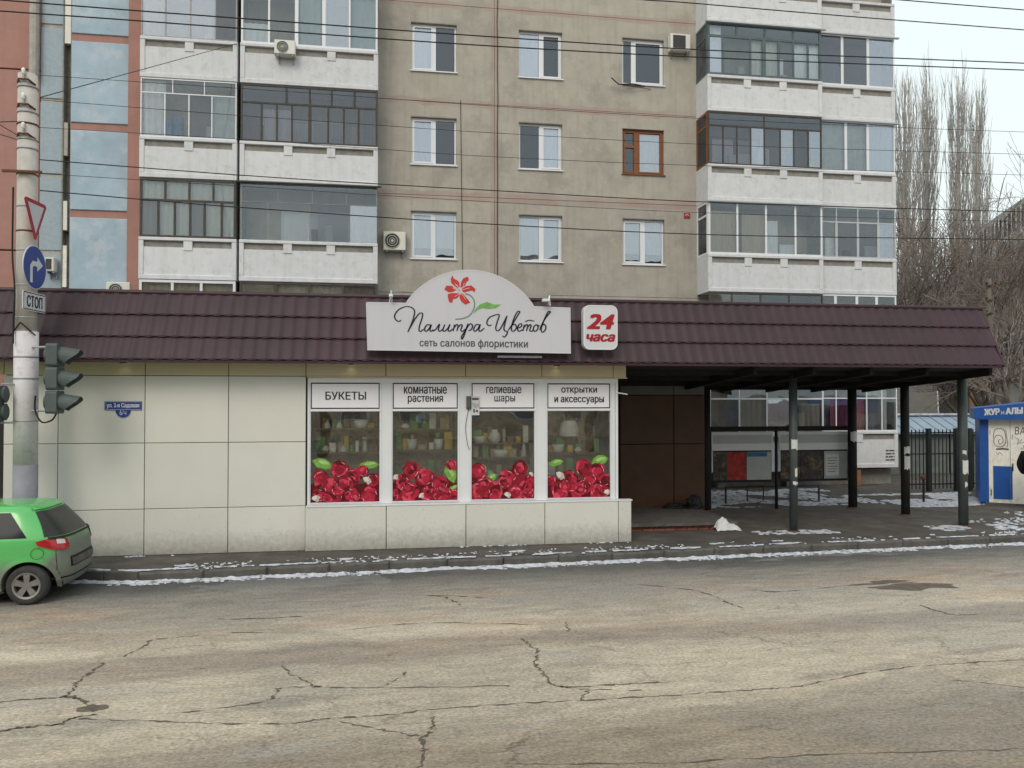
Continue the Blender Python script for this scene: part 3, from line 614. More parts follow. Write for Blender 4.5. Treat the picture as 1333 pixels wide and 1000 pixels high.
for ri, (z0, z1) in enumerate(WINROWS):
    for ci, (c, w) in enumerate(WC):
        kind = [['R', 'L', 'narrow'], ['R', 'L', 'wood'], ['R', 'L', 'R']][ri][ci]
        wall_window(c, w, z0, z1, kind, ri * 3 + ci)

# balconies
def balcony(x0, x1, z0, z1, y, nslots, side=None):
    """front parapet with cast frame, slots under the rail, slab edge below; returns the part"""
    q = MB(); t = .13; e = .008
    q.bbox(x0, x1, y, y + .12, z0, z0 + .13, .012)                                # slab edge
    q.bbox(x0, x0 + t, y + .004, y + .12, z0 + .13, z1 - .09, .012); q.bbox(x1 - t, x1, y + .004, y + .12, z0 + .13, z1 - .09, .012)
    q.bbox(x0, x1, y - .004, y + .14, z1 - .09, z1, .012)                         # rail
    q.box(x0 + t, x1 - t, y + .03, y + .1, z0 + .13, z1 - .27)                    # panel
    n = nslots; wd = (x1 - x0 - 2 * t)
    for k in range(1, n):
        c = x0 + t + wd * k / n; q.bbox(c - .12, c + .12, y + .008, y + .11, z1 - .36, z1 - .09, .012)
    q.box(x0, x1, y + .12, APT, z0, z0 + .12)                                     # slab
    for xx in (x0, x1 - .08): q.box(xx, xx + .08, y + .121, APT, z0 + .121, z1 - .004)
    o = q.build('balcony', M['white_paint'], flats)
    for xx in (x0 + .015, x1 - .055): MB().box(xx, xx + .04, y + (.13 if x0 < 9 or xx > x0 + 1 else .9), APT - .004, z1, z1 + 1.64).build('partition', M['slot'], o)
    for k in range(n):
        a = x0 + t + wd * k / n + (.12 if k else 0) + .01; b = x0 + t + wd * (k + 1) / n - (.12 if k < n - 1 else 0) - .01
        MB().box(a, b, y + .07, y + .1, z1 - .268, z1 - .092).build('slot', M['slot'], o)
    return o
def glazing(o, x0, x1, z0, z1, y, fm, lower, transom=None, upper=(), t=.045, pm='glass', cur=(), thick=(), side=None):
    """lower/upper: mullion positions 0..1; cur: (x0,x1,mat[,z share]) curtains"""
    q = MB(); d = .05; e = .003
    q.box(x0, x0 + t, y, y + d, z0, z1); q.box(x1 - t, x1, y, y + d, z0, z1); q.box(x0 + t, x1 - t, y, y + d, z1 - t, z1); q.box(x0 + t, x1 - t, y, y + d, z0, z0 + t)
    zt = z0 + (z1 - z0) * transom if transom else z1 - t
    if transom: q.box(x0 + t, x1 - t, y + e, y + d - e, zt - t / 2, zt + t / 2)
    X = lambda u: x0 + (x1 - x0) * u
    for u in lower:
        ww = t * (1.8 if u in thick else 1) / 2; q.box(X(u) - ww, X(u) + ww, y + e * 2, y + d - 2 * e, z0 + t, zt - (t / 2 if transom else 0))
    for u in upper: q.box(X(u) - t / 2.4, X(u) + t / 2.4, y + e * 2, y + d - 2 * e, zt + t / 2, z1 - t)
    fr = q.build('glazing_frame', M[fm], o)
    L = [0, *lower, 1]; vary = lambda: random.choice((pm, pm, pm, 'glass_sky', 'glass_room_shade')) if pm in ('glass', 'glass_dirty', 'glass_room_shade') else pm
    for a, b in zip(L, L[1:]): MB().box(X(a) + t * .6, X(b) - t * .6, y + .02, y + .027, z0 + t, zt - .01).build('pane', M[vary()], o)
    if transom:
        L = [0, *upper, 1]
        for a, b in zip(L, L[1:]): MB().box(X(a) + t * .6, X(b) - t * .6, y + .02, y + .027, zt + .01, z1 - t).build('pane', M[pm], o)
    for c in cur:
        h = c[3] if len(c) > 3 else 1.; curtain(o, X(c[0]) + .01, X(c[1]) - .01, z0 + .03, z0 + (z1 - z0) * h - .03, y + .14, c[2])
    return fr
XA = (-6.703, -4.11); XB = (-4.04, -.197); XC = (9.86, 13.70); XD = (13.74, 16.45)
PZ = [(14.5, 15.63), (11.70, 12.84), (8.91, 10.05), (6.085, 7.255), (3.3, 4.47), (.5, 1.68)]
GT = [None, 14.49, 11.69, 8.90, 6.075, 3.29]
bal = {}
for k, (z0, z1) in enumerate(PZ):
    for nm, (x0, x1), ns in (('A', XA, 2), ('B', XB, 3), ('C', XC, 3), ('D', XD, 2)):
        if k == 5 and nm in 'AB': continue
        dz = .05 if nm == 'D' else 0
        bal[nm, k] = balcony(x0, x1, z0 + dz, z1 + dz, BAL2 if nm == 'D' else BAL, ns)
# inner doors and windows that show through the glazing
def inner(o, x0, x1, z0, z1, door=True, m='white_pvc'):
    q = MB(); y = APT - .05; t = .07
    q.box(x0, x0 + t, y, APT - .002, z0, z1); q.box(x1 - t, x1, y, APT - .002, z0, z1); q.box(x0 + t, x1 - t, y, APT - .002, z1 - t, z1); q.box(x0 + t, x1 - t, y, APT - .002, z0, z0 + t)
    c = (x0 + x1) / 2; q.box(c - .05, c + .05, y, APT - .002, z0 + t, z1 - t); q.build('inner_window', M[m], o)
    MB().box(x0 + t, c - .05, APT - .03, APT - .01, z0 + t, z1 - t).build('inner_pane', M['curtain'], o); MB().box(c + .05, x1 - t, APT - .03, APT - .01, z0 + t, z1 - t).build('inner_pane', M['pale_blind'], o)
    
def gz(nm, k, fm, lower, **kw):
    x0, x1 = dict(A=XA, B=XB, C=XC, D=XD)[nm]; y = (BAL2 if nm == 'D' else BAL) + .02; dz = .05 if nm == 'D' else 0
    return glazing(bal[nm, k], x0 + .02, x1 - .02, PZ[k][1] + dz + .003, GT[k] + dz - .003, y, fm, lower, **kw)
gz('A', 1, 'grey_wood', (.25, .51, .77), t=.035, pm='glass_room_shade', cur=((0, .25, 'beige_cloth'),))
gz('B', 1, 'white_pvc', (.2, .4, .6, .79), t=.055, thick=(.4, .6), pm='glass', cur=((.4, .6, 'pale_blind'), (0, .2, 'curtain', .4), (.79, 1, 'pale_blind')))
gz('A', 2, 'white_pvc', (.25, .5, .74), transom=.75, upper=(.33, .66), t=.03, pm='glass_dirty', cur=((0, .25, 'curtain'), (.74, 1, 'pale_blind', .8)))
gz('B', 2, 'dark_wood', (.15, .26, .37, .5, .635, .75, .86), transom=.68, upper=(.33, .5, .66, .83), t=.05, thick=(.5,), pm='glass_room_shade', cur=((.15, .36, 'curtain', .62),))
inner(bal['B', 2], -3.1, -1.2, 9.3, 11.0)
gz('A', 3, 'dark_wood', (.19, .36, .52, .67, .85), transom=.63, upper=(.26, .51, .76), t=.06, cur=((0, 1, 'lace'),))
gz('B', 3, 'grey_wood', (.2, .5, .8), transom=.66, upper=(.27, .52, .77), t=.012, pm='glass')
inner(bal['B', 3], -3.0, -1.0, 6.4, 8.3)
gz('A', 4, 'white_pvc', (.34, .64), t=.07, cur=((0, 1, 'beige_cloth'),))
gz('B', 4, 'dark_wood', (.26, .5, .75), t=.06, pm='glass_dirty', cur=((.26, 1, 'beige_cloth'),))
gz('C', 1, 'blue_wood', (.13, .37, .49, .62, .75, .88), transom=.74, upper=(.25, .5, .75), t=.07, thick=(.49,), pm='glass', cur=((0, .13, 'curtain'), (.37, .62, 'lace', .73), (.75, 1, 'curtain', .73), (0, 1, 'curtain')[:3] + (.0001,))[:3])
gz('D', 1, 'white_pvc', (.31, .65), t=.05, thick=(.31, .65), pm='glass_room_shade', cur=((0, .28, 'pale_blind', .5),))
gz('C', 2, 'dark_wood', (.13, .25, .37, .49, .63, .75, .88), transom=.74, upper=(.49,), t=.045, pm='glass_room_shade')
inner(bal['C', 2], 10.3, 12.0, 9.4, 11.2, m='brown_wood')
gz('D', 2, 'white_pvc', (.35, .64), t=.05, thick=(.35, .64), pm='glass_dirty', cur=((0, 1, 'pale_blind'),))
gz('C', 3, 'white_pvc', (.25, .5, .76), t=.06, cur=((.03, .25, 'beige_cloth', .85), (.3, .5, 'beige_cloth', .8), (.52, .62, 'curtain', .7)))
gz('D', 3, 'grey_pvc', (.22, .5, .77), transom=.7, upper=(.22, .5, .77), t=.045, thick=(.22, .5, .77), pm='glass')
gz('C', 4, 'dark_wood', (.2, .45, .7), t=.05, pm='glass_dirty'); gz('D', 4, 'white_pvc', (.2, .48, .74), t=.05, thick=(.2, .48, .74))
gz('C', 5, 'white_pvc', (.26, .5, .75), transom=.68, upper=(.26, .5, .75), t=.05, pm='glass', cur=((.26, .5, 'beige_cloth'), (.5, .75, 'pink_cloth', .66), (.8, 1, 'beige_cloth', .6)))
gz('D', 5, 'white_pvc', (.2, .4, .6, .8), transom=.66, upper=(.2, .4, .6, .8), t=.035, cur=((.15, .6, 'pink_cloth', .66), (.6, .9, 'lace')))
# side glazing of the right hand balconies, towards the plain wall
for k in (1, 2, 3):
    fm = {1: 'blue_wood', 2: 'brown_wood', 3: 'white_pvc'}[k]; z0, z1 = PZ[k][1], GT[k]; q = MB(); x = XC[0]
    for y0, y1 in ((BAL + .08, BAL + .14), (APT - .07, APT - .01)): q.box(x, x + .05, y0, y1, z0, z1)
    for zz in (z0 + .003, z0 + (z1 - z0) * .72, z1 - .063): q.box(x + .004, x + .046, BAL + .14, APT - .07, zz, zz + .06)
    q.build('side_frame', M[fm], bal['C', k]); MB().box(x + .02, x + .028, BAL + .1, APT - .04, z0 + .06, z1 - .06).build('side_pane', M['glass_dirty' if k != 2 else 'glass'], bal['C', k])
rnd = random.Random(77)
for nm, k, n in (('A', 1, 3), ('B', 1, 3), ('A', 2, 3), ('B', 2, 5), ('B', 3, 4), ('C', 1, 4), ('C', 2, 5), ('C', 3, 5), ('D', 1, 3), ('D', 3, 4), ('C', 5, 4), ('D', 5, 3)):
    x0, x1 = dict(A=XA, B=XB, C=XC, D=XD)[nm]; y = BAL2 if nm == 'D' else BAL
    for i in range(n):
        x = rnd.uniform(x0 + .2, x1 - .6); w_ = rnd.uniform(.15, .5); h_ = rnd.uniform(.1, .75); yy0 = y + rnd.uniform(.16, .3)
        MB().bbox(x, x + w_, yy0, yy0 + .2, PZ[k][0] + .2, PZ[k][1] + h_, .03).build('stored_box', M[rnd.choice(('shelf', 'pot', 'pale_blind', 'beige_cloth', 'brown_wood', 'paper_blue', 'curtain', 'grey_wood'))], bal[nm, k])
# metal drip lips over some balconies
for nm, k in (('D', 1), ('D', 2), ('C', 3), ('C', 1), ('B', 3)):
    x0, x1 = dict(B=XB, C=XC, D=XD)[nm]; y = BAL2 if nm == 'D' else BAL; z = GT[k] + (.05 if nm == 'D' else 0)
    MB().box(x0 - .08, x1 + .1, y - .09, y - .01, z - .035, z + .005).build('drip_lip', M['grey_pvc' if nm != 'B' else 'dark_wood'], bal[nm, k])
# write-up on the ground floor balcony
q = MB(); xx = wx(1153, BAL2)
for r_, wds in enumerate(((.1, .16, .1), (.2, .12), (.08, .14, .12), (.12, .24))):
    x = xx
    for w_ in wds: q.box(x, x + w_, BAL2 + .02, BAL2 + .028, 1.08 - r_ * .1, 1.12 - r_ * .1); x += w_ + .03
# (illegible lines of a painted notice)
q.build('notice', M['ink_grey'], bal['D', 5])
# below the ground floor balconies
MB().box(9.9, 16.4, APT - .3, APT - .05, -.1, .49).build('plinth', M['slot'], flats)
for x in (10.3, 12.6, 14.9): MB().box(x, x + .25, BAL + .35, BAL + .6, -.1, .495).build('balcony_pier', M['brick_orange' if x > 14 else 'slot'], flats)

# painted left end of the block: blue panels, salmon frame, tiled strips
def lx(px): return wx(px, APT - .08, 200)
zz = [W(130, y, APT).z for y in (-170, -58, 52, 167, 280, 395, 500)]
MB().box(lx(170) + .0, XA[0] - .01, APT - .35, APT + .4, -.1, 20.3).build('pier', M['salmon'], flats)
for a, b in zip(zz[1:], zz): MB().bbox(lx(92), lx(170) - .012, APT - .1, APT + .3, a + .11, b - .11, .015).build('wall_panel', M['blue_panel'], flats)
MB().box(lx(92), lx(170) - .012, APT - .06, APT + .3, -.1, 20.3).build('panel_frame', M['salmon'], flats)
zt = [W(65, y, APT).z for y in (-165, -65, 33, 130, 228, 328, 430, 520)]
for a, b in zip(zt[1:], zt):
    q = MB(); q.box(lx(50), lx(80), APT + .02, APT + .3, a + .06, b - .06); q.build('wall_panel', M['blue_tile'], flats)
    x_ = [lx(50) + (lx(80) - lx(50)) * k / 6 for k in range(7)]
MB().box(lx(50), lx(80) , APT + .05, APT + .3, -.1, 20.3).build('panel_frame', M['pipe_grey'], flats)
za = [W(20, y, APT).z for y in (-120, 90, 326, 520)]
for a, b in zip(za[1:], za): MB().bbox(-14, lx(50) - .015, APT + .0, APT + .3, a + .02, b - .02, .012).build('wall_panel', M['salmon'], flats)
q = MB(); q.box(lx(80), lx(81.5), APT - .05, APT + .3, 0, 20.3); q.box(lx(90.5), lx(92), APT - .05, APT + .3, 0, 20.3); q.box(lx(81.5), lx(90.5), APT + .2, APT + .3, 0, 20.3); q.build('recess', M['slot'], flats)
for y0, y1, m in ((0, 57, 'ac_white'), (160, 203, 'pipe_grey'), (262, 300, 'ac_white'), (320, 374, 'kiosk_white')):
    MB().box(lx(81.8), lx(87 if y0 else 90), APT - .03, APT + .15, W(86, y1, APT).z, W(86, y0, APT).z).build('recess_board', M[m], flats)
MB().tube([(lx(43.5), APT - .1, W(43, 100, APT).z), (lx(43.5), APT - .1, 19.5)], .13, 10).build('downpipe', M['pipe_grey'], flats)
# cables hanging down the wall
def cable(pts, r, label, name='facade_cable', group=None):
    o = MB().tube(pts, r, 6).build(name, M['wire'], None, loc=tuple(pts[0])); return tag(o, label, 'cable', group)
cable([(3.42 + .03 * nz(k * .7), APT - .03, 16 - k * .8) for k in range(16)], .012, 'black cable hanging down the plain wall beside its salmon joint')
cable([(2.28 + .02 * k / 2, APT - .03, 11.9 - k * .8) for k in range(11)], .009, 'thin dark cable down the wall between the first and second window columns')

# ------------------------------------------------------------------ flower shop
YS = 15.11
shop = thing('flower_shop', (-.9, YS, 0), 'long low flower shop clad in cream panels with maroon tiled roof', 'shop')
LX, RX = -6.53, 4.755
sx = lambda px: wx(px, YS, 600)
# body behind the cladding, with an opening for the shop windows
q = MB(); WX0, WX1 = sx(400), sx(805)
wall_holes(q, LX + .02, sx(803), 0, 3.55, YS + .06, YS + .3, [(WX0, WX1 - .02, .82, 3.17)])
q.build('wall', M['joint'], shop)
q = MB(); q.box(LX + .02, LX + .25, YS + .3, 21.5, 0, 3.55); q.box(5.35, 5.6, 18.6, 21.5, 0, 3.55); q.box(sx(803) - .25, sx(803), YS + .3, 18.45, 0, 3.55); q.box(LX + .02, 5.6, 21.5, 21.7, 0, 3.55)
q.build('rear_wall', M['room'], shop)
q = MB(); q.box(WX0 - .6, sx(803) - .26, YS + .31, 18.4, .3, .34); q.box(WX0 - .6, sx(803) - .26, YS + .31, 18.4, 3.2, 3.24); q.box(WX0 - .6, sx(803) - .26, 18.0, 18.1, .34, 3.2); q.box(WX0 - .7, WX0 - .6, YS + .31, 18.1, .34, 3.2)
q.build('shop_room', M['beige_cloth'], shop)
cols = [LX, sx(75), sx(188), sx(297), sx(398)]
rowsz = [(.004, .815), (.825, 1.99), (2.0, 3.195)]
for a, b in zip(cols, cols[1:]):
    for z0, z1 in rowsz: MB().bbox(a + .006, b - .006, YS, YS + .05, z0, z1, .006).build('cladding_panel', M['cladding'], shop)
    MB().bbox(a + .006, b - .006, YS, YS + .05, 3.205, 3.5, .006).build('cladding_panel', M['cladding_lamplit'], shop)
MB().bbox(-12, LX - .006, YS, YS + .05, 3.205, 3.5, .006).build('cladding_panel', M['cladding_lamplit'], shop)
for pl in ((398, 503), (503, 606), (606, 708), (708, 803), (803, 820)):
    a, b = sx(pl[0]), sx(pl[1]); MB().bbox(a + .006, b - .006, YS - .1, YS + .05, .004, .8, .006).build('cladding_panel', M['cladding'], shop)
for pl in ((398, 502), (502, 606), (606, 705), (705, 798), (798, 815)):
    a, b = sx(pl[0]), sx(pl[1]); MB().bbox(a + .006, b - .006, YS - .03, YS + .05, 3.205, 3.5, .006).build('cladding_panel', M['cladding_lamplit'], shop)
MB().box(sx(399), sx(821), YS - .11, YS + .055, .803, .825).build('ledge', M['white_pvc'], shop)
MB().box(sx(399), sx(816), YS - .04, YS + .055, 3.178, 3.2).build('ledge', M['cladding_lamplit'], shop)
# the wide window frame: piers, transoms, sills
PX = [(404, 494), (511, 596), (614, 696), (713, 795)]
q = MB(); xsn = [sx(a) for pr in PX for a in pr]; yf, yb = YS + .02, YS + .12; Z0, Z1, ZT, ZP, ZQ = .83, 3.175, 2.595, 2.545, 3.085
q.box(WX0, xsn[0], yf, yb, Z0, Z1); q.box(xsn[-1], WX1, yf, yb, Z0, Z1)
for a, b in ((1, 2), (3, 4), (5, 6)): q.box(xsn[a], xsn[b], yf, yb, Z0, Z1)
for k in range(4):
    a, b = xsn[2 * k], xsn[2 * k + 1]
    q.box(a, b, yf + .004, yb - .004, Z0, .868); q.box(a, b, yf + .004, yb - .004, ZP, ZT); q.box(a, b, yf + .004, yb - .004, ZQ, Z1)
wf = q.build('window_frame', M['white_pvc'], shop)
beads = MB()
for k in range(4):
    a, b = xsn[2 * k], xsn[2 * k + 1]
    for x in (a - .035, b + .02): beads.box(x, x + .015, yf - .012, yf, .86, ZQ)
    for z in (.855, ZP + .01): beads.box(a - .02, b + .02, yf - .012, yf + .004, z, z + .013)
beads.build('bead', M['white_pvc'], wf)
MB().box(xsn[-1] + .09, xsn[-1] + .104, yf - .008, yf, .85, 3.1).build('bead', M['grey_pvc'], wf)
# name plates over each window
def onplane(x0, x1, z0, z1, y): return lambda u, v: (x0 + (x1 - x0) * u, y, z0 + (z1 - z0) * v)
plate_txt = [[('w1', .21, .8, .35, .66)], [('w2a', .17, .83, .58, .86), ('w2b', .23, .77, .18, .5)], [('w3a', .23, .79, .6, .86), ('w3b', .36, .69, .2, .5)], [('w4a', .22, .79, .56, .84), ('w4b', .11, .9, .16, .46)]]
for k in range(4):
    a, b = xsn[2 * k], xsn[2 * k + 1]; zc = ZT + .005; zd = ZQ - .005
    MB().box(a, b, YS + .035, YS + .06, zc, zd).build('name_plate', M['plate'], wf)
    q = MB(); t = .018; y0, y1 = YS + .028, YS + .034
    q.box(a + .003, a + t, y0, y1, zc, zd); q.box(b - t, b - .003, y0, y1, zc, zd); q.box(a + t, b - t, y0, y1, zd - t, zd); q.box(a + t, b - t, y0, y1, zc, zc + t)
    for key, u0, u1, v0, v1 in plate_txt[k]:
        q.text(key, onplane(a + (b - a) * u0, a + (b - a) * u1, zc + (zd - zc) * v0, zc + (zd - zc) * v1, YS + .03), .004, .008)
    q.build('lettering', M['ink'], wf)
    MB().box(a - .004, b + .004, YS + .06, YS + .068, .868, ZP).build('pane', M['glass_shop'], wf)
# rose print along the foot of the panes
reds = [mat('rose_%d' % i, c, .5, .25, 18) for i, c in enumerate(((.26, .008, .022), (.42, .016, .045), (.6, .055, .1), (.1, .004, .01), (.75, .4, .45)))]
green = [mat('rose_leaf', (.17, .36, .06), .5, .3, 14), mat('rose_leaf_pale', (.35, .52, .2), .5, .2, 14)]
cream = [mat('rose_cream', (.66, .6, .55), .5, .15, 10), mat('rose_cream_dark', (.48, .4, .36), .5, .2, 10)]
PM = reds + green + cream
def rose(q, cx, cz, r, y, rnd, pal, clip):
    lay = 0
    def blob(px, pz, rx, rz, rot, mi):
        nonlocal lay
        n = 9; pts = []
        for k in range(n):
            t = 2 * math.pi * k / n; u, v = rx * math.cos(t) * (1 + rnd.uniform(-.12, .12)), rz * math.sin(t) * (1 + rnd.uniform(-.12, .12))
            X = px + u * math.cos(rot) - v * math.sin(rot); Z = pz + u * math.sin(rot) + v * math.cos(rot)
            pts.append((min(max(X, clip[0]), clip[1]), y - lay * .00012, min(max(Z, clip[2]), clip[3])))
        q.cur = mi; q.quad(*pts); lay += 1
    for _ in range(3): blob(cx + rnd.uniform(-.25, .25) * r, cz + rnd.uniform(-.25, .25) * r, r * rnd.uniform(.7, 1), r * rnd.uniform(.55, .85), rnd.random() * 3, pal[rnd.choice((3, 0))])
    for ring, n in ((.68, 7), (.42, 5), (.18, 3)):
        for k in range(n):
            t = 2 * math.pi * (k + rnd.random() * .6) / n
            blob(cx + r * ring * math.cos(t), cz + r * ring * math.sin(t), r * (.5 - .12 * (1 - ring)) * rnd.uniform(.7, 1.35), r * .26 * rnd.uniform(.6, 1.5), t + math.pi / 2 + rnd.uniform(-.4, .4), pal[rnd.choice((0, 0, 1, 1, 2, 3))])
    for k in range(3):
        t = rnd.random() * 6.28; blob(cx + r * .75 * math.cos(t), cz + r * .75 * math.sin(t), r * .22, r * .035, t + 1.5, pal[4])
def leaf(q, cx, cz, l, w, rot, y, clip, mi=5):
    pts = []
    for u, v in ((-1, 0), (-.6, .7), (0, 1), (.6, .7), (1, 0), (.5, -.55), (-.4, -.75)):
        X, Z = u * l, v * w; pts.append((min(max(cx + X * math.cos(rot) - Z * math.sin(rot), clip[0]), clip[1]), y, min(max(cz + X * math.sin(rot) + Z * math.cos(rot), clip[2]), clip[3])))
    q.cur = mi; q.quad(*pts)
for k in range(4):
    rnd = random.Random(30 + k); a, b = xsn[2 * k], xsn[2 * k + 1]; w = b - a; h = ZP - .868; q = MB(); clip = (a + .004, b - .004, .872, ZP)
    Y0 = YS + .056; P = lambda u, v: (a + w * u, .868 + h * v)
    for (u, v, l, wd, rot) in [[(.17, .42, .2, .11, -.35), (.84, .4, .2, .09, .1)], [(.88, .3, .2, .12, -1.2), (.92, .12, .14, .06, .6)], [(.16, .34, .12, .1, -1.1), (.32, .24, .12, .09, .5)], [(.14, .4, .15, .08, .2), (.84, .42, .18, .12, .25)]][k]:
        X, Z = P(u, v); leaf(q, X, Z, l, wd, rot, Y0 + .002, clip); leaf(q, X + .02, Z + .03, l * .6, wd * .35, rot, Y0 + .0016, clip, 6)
    q.cur = 3; base = [(a + .004, Y0 + .0035, .872)] + [(a + .004 + (w - .008) * i / 14, Y0 + .0035, .868 + h * (.2 + .09 * nz(i * .8, k * 5))) for i in range(15)] + [(b - .004, Y0 + .0035, .872)]
    for i in range(1, len(base) - 2): q.quad((base[i][0], base[i][1], .872), (base[i + 1][0], base[i][1], .872), base[i + 1], base[i])
    R_ = [[(.15, .26, .12), (.42, .36, .13), (.62, .28, .11), (.3, .18, .12), (.5, .2, .12), (.9, .24, .1), (.12, .08, .1), (.35, .06, .12), (.6, .07, .11), (.86, .06, .13), (.75, .34, .08)],
          [(.28, .34, .13), (.5, .26, .13), (.15, .2, .12), (.25, .1, .14), (.72, .18, .13), (.55, .08, .11), (.9, .4, .08), (.8, .05, .12), (.95, .05, .1), (.05, .05, .1)],
          [(.1, .3, .13), (.2, .14, .15), (.4, .1, .14), (.58, .24, .12), (.78, .34, .11), (.78, .18, .14), (.95, .2, .1), (.7, .05, .12), (.05, .05, .12), (.9, .06, .1)],
          [(.58, .34, .14), (.8, .3, .12), (.36, .24, .11), (.92, .2, .1), (.68, .2, .11), (.2, .08, .14), (.5, .07, .12), (.8, .07, .12), (.05, .2, .08), (.4, .14, .1)]][k]
    R_ = R_ + [(rnd.random(), rnd.uniform(.03, .2), rnd.uniform(.06, .1)) for _ in range(5)]
    for i, (u, v, r_) in enumerate(R_):
        X, Z = P(u, v); rose(q, X, Z, r_ * 1.35, Y0 - .0003 - i * .0017, rnd, [0, 1, 2, 3, 4], clip)
    for (u, v, r_) in [[(.82, .24, .1), (.08, .05, .09)], [(.05, .27, .07), (.44, .06, .07)], [(.95, .28, .06), (.57, .05, .08)], [(.2, .26, .11), (.95, .06, .08)]][k]:
        X, Z = P(u, v); leaf(q, X, Z, r_ * .9, r_ * .6, rnd.uniform(-.8, .8), Y0 - .026, clip, 7); leaf(q, X + r_ * .3, Z - r_ * .2, r_ * .7, r_ * .5, rnd.uniform(.5, 2), Y0 - .0265, clip, 8); leaf(q, X - r_ * .2, Z + r_ * .1, r_ * .6, r_ * .4, rnd.uniform(-2, 0), Y0 - .027, clip, 7)
    q.build('rose_print', PM, wf)

# roof: three stepped courses of pressed metal tile on a steep fascia slope
EY, RY, EZ, RZ, RXL, RXR = 14.6, 15.2, 3.462, 4.675, -12.5, 12.56
roof = MB(); roof.box(RXL, RXR - .15, RY + .1, 22.0, RZ - .2, RZ - .12); roof = roof.build('roof', M['bitumen'], shop)
NC = 3; WAVE = .22
def course(k):
    q = MB(); t0, t1 = k / NC, (k + 1) / NC + .02
    sl = Vector((0, RY - EY, RZ - EZ)); L_ = sl.length; nrm = Vector((0, -(RZ - EZ), RY - EY)) / L_
    nx_ = int((RXR - RXL) / (WAVE / 8)); rows = ((t0, .042), (t0 + .006, .045), (t0 + .12, .036), (t1, .004))
    lip = []
    P = []
    for t, hgt in rows:
        row = []
        for i in range(nx_ + 1):
            x = RXL + (RXR - RXL) * i / nx_; ph = (x / WAVE) % 1
            wv = .015 * (.5 - .5 * math.cos(2 * math.pi * ph)) ** 1.4
            drop = -.03 * (.5 - .5 * math.cos(2 * math.pi * ph)) if t <= t0 + .004 else 0
            b = Vector((x, EY, EZ)) + sl * t + nrm * (hgt + wv); b.z += drop; row.append(tuple(b))
        P.append(row)
    under = [tuple(Vector(p_) - nrm * .038) for p_ in P[0]]; P.insert(0, under)
    n = nx_ + 1; q.v = [p_ for row in P for p_ in row]
    for rI in range(len(P) - 1):
        for i in range(nx_): q.f.append((rI * n + i, rI * n + i + 1, (rI + 1) * n + i + 1, (rI + 1) * n + i)); q.m.append(0)
    q.build('tile_course', M['tile'], roof)
for k in range(NC): course(k)
q = MB(); q.tube([(RXL, RY + .01, RZ + .025), (RXR, RY + .01, RZ + .025)], .045, 10)
q.build('ridge_cap', M['tile'], roof)
q = MB(); yy = lambda t: EY + (RY - EY) * t; zz_ = lambda t: EZ + (RZ - EZ) * t
q.add([(RXR + .012, EY - .07, EZ - .03), (RXR + .012, RY + .04, RZ + .06), (RXR + .012, RY + .5, RZ - .2), (RXR + .012, EY + 1.0, EZ - .03), (RXR - .03, EY - .07, EZ - .03), (RXR - .03, RY + .04, RZ + .06), (RXR - .03, RY + .5, RZ - .2), (RXR - .03, EY + 1.0, EZ - .03)],
      [(0, 3, 2, 1), (4, 5, 6, 7), (0, 1, 5, 4), (1, 2, 6, 5), (2, 3, 7, 6), (3, 0, 4, 7)]); q.build('verge', M['tile'], roof)
MB().box(RXL, RXR - .04, EY - .035, EY + .01, EZ - .05, EZ - .005).build('eave_trim', M['tile'], roof)
q = MB(); q.add([(RXL, EY, EZ - .02), (4.7, EY, EZ - .02), (4.7, YS + .08, EZ + .02), (RXL, YS + .08, EZ + .02), (RXL, EY, EZ), (4.7, EY, EZ), (4.7, YS + .08, EZ + .04), (RXL, YS + .08, EZ + .04)], [(0, 3, 2, 1), (4, 5, 6, 7), (0, 1, 5, 4), (1, 2, 6, 5), (2, 3, 7, 6), (3, 0, 4, 7)])
q.build('soffit', M['soffit'], roof)
# open canopy on the right: ceiling falling to the back, steel joists
CBY, CBZ = 19.35, 3.1
q = MB(); q.add([(4.71, EY, EZ - .02), (RXR - .05, EY, EZ - .02), (RXR - .05, CBY, CBZ), (4.71, CBY, CBZ), (4.71, EY, EZ + .06), (RXR - .05, EY, EZ + .06), (RXR - .05, CBY, CBZ + .2), (4.71, CBY, CBZ + .2)], [(0, 3, 2, 1), (4, 5, 6, 7), (0, 1, 5, 4), (1, 2, 6, 5), (2, 3, 7, 6), (3, 0, 4, 7)])
q.build('canopy_ceiling', M['soffit'], roof)
def ceil_z(y): return EZ - .02 + (CBZ - EZ + .02) * (y - EY) / (CBY - EY)
for y in (15.6, 16.9, 18.2, 19.25): MB().box(4.8, RXR - .1, y, y + .06, ceil_z(y) - .1, ceil_z(y) - .004).build('joist', M['beam_dark'], roof)
for x in (7.2, 8.45, 9.7, 10.95, 12.4):
    q = MB(); q.add([(x, 14.8, ceil_z(14.8) - .16), (x + .07, 14.8, ceil_z(14.8) - .16), (x + .07, 19.3, ceil_z(19.3) - .16), (x, 19.3, ceil_z(19.3) - .16), (x, 14.8, ceil_z(14.8) + .01), (x + .07, 14.8, ceil_z(14.8) + .01), (x + .07, 19.3, ceil_z(19.3) + .01), (x, 19.3, ceil_z(19.3) + .01)], [(0, 3, 2, 1), (4, 5, 6, 7), (0, 1, 5, 4), (1, 2, 6, 5), (2, 3, 7, 6), (3, 0, 4, 7)]); q.build('rafter', M['beam_dark'], roof)
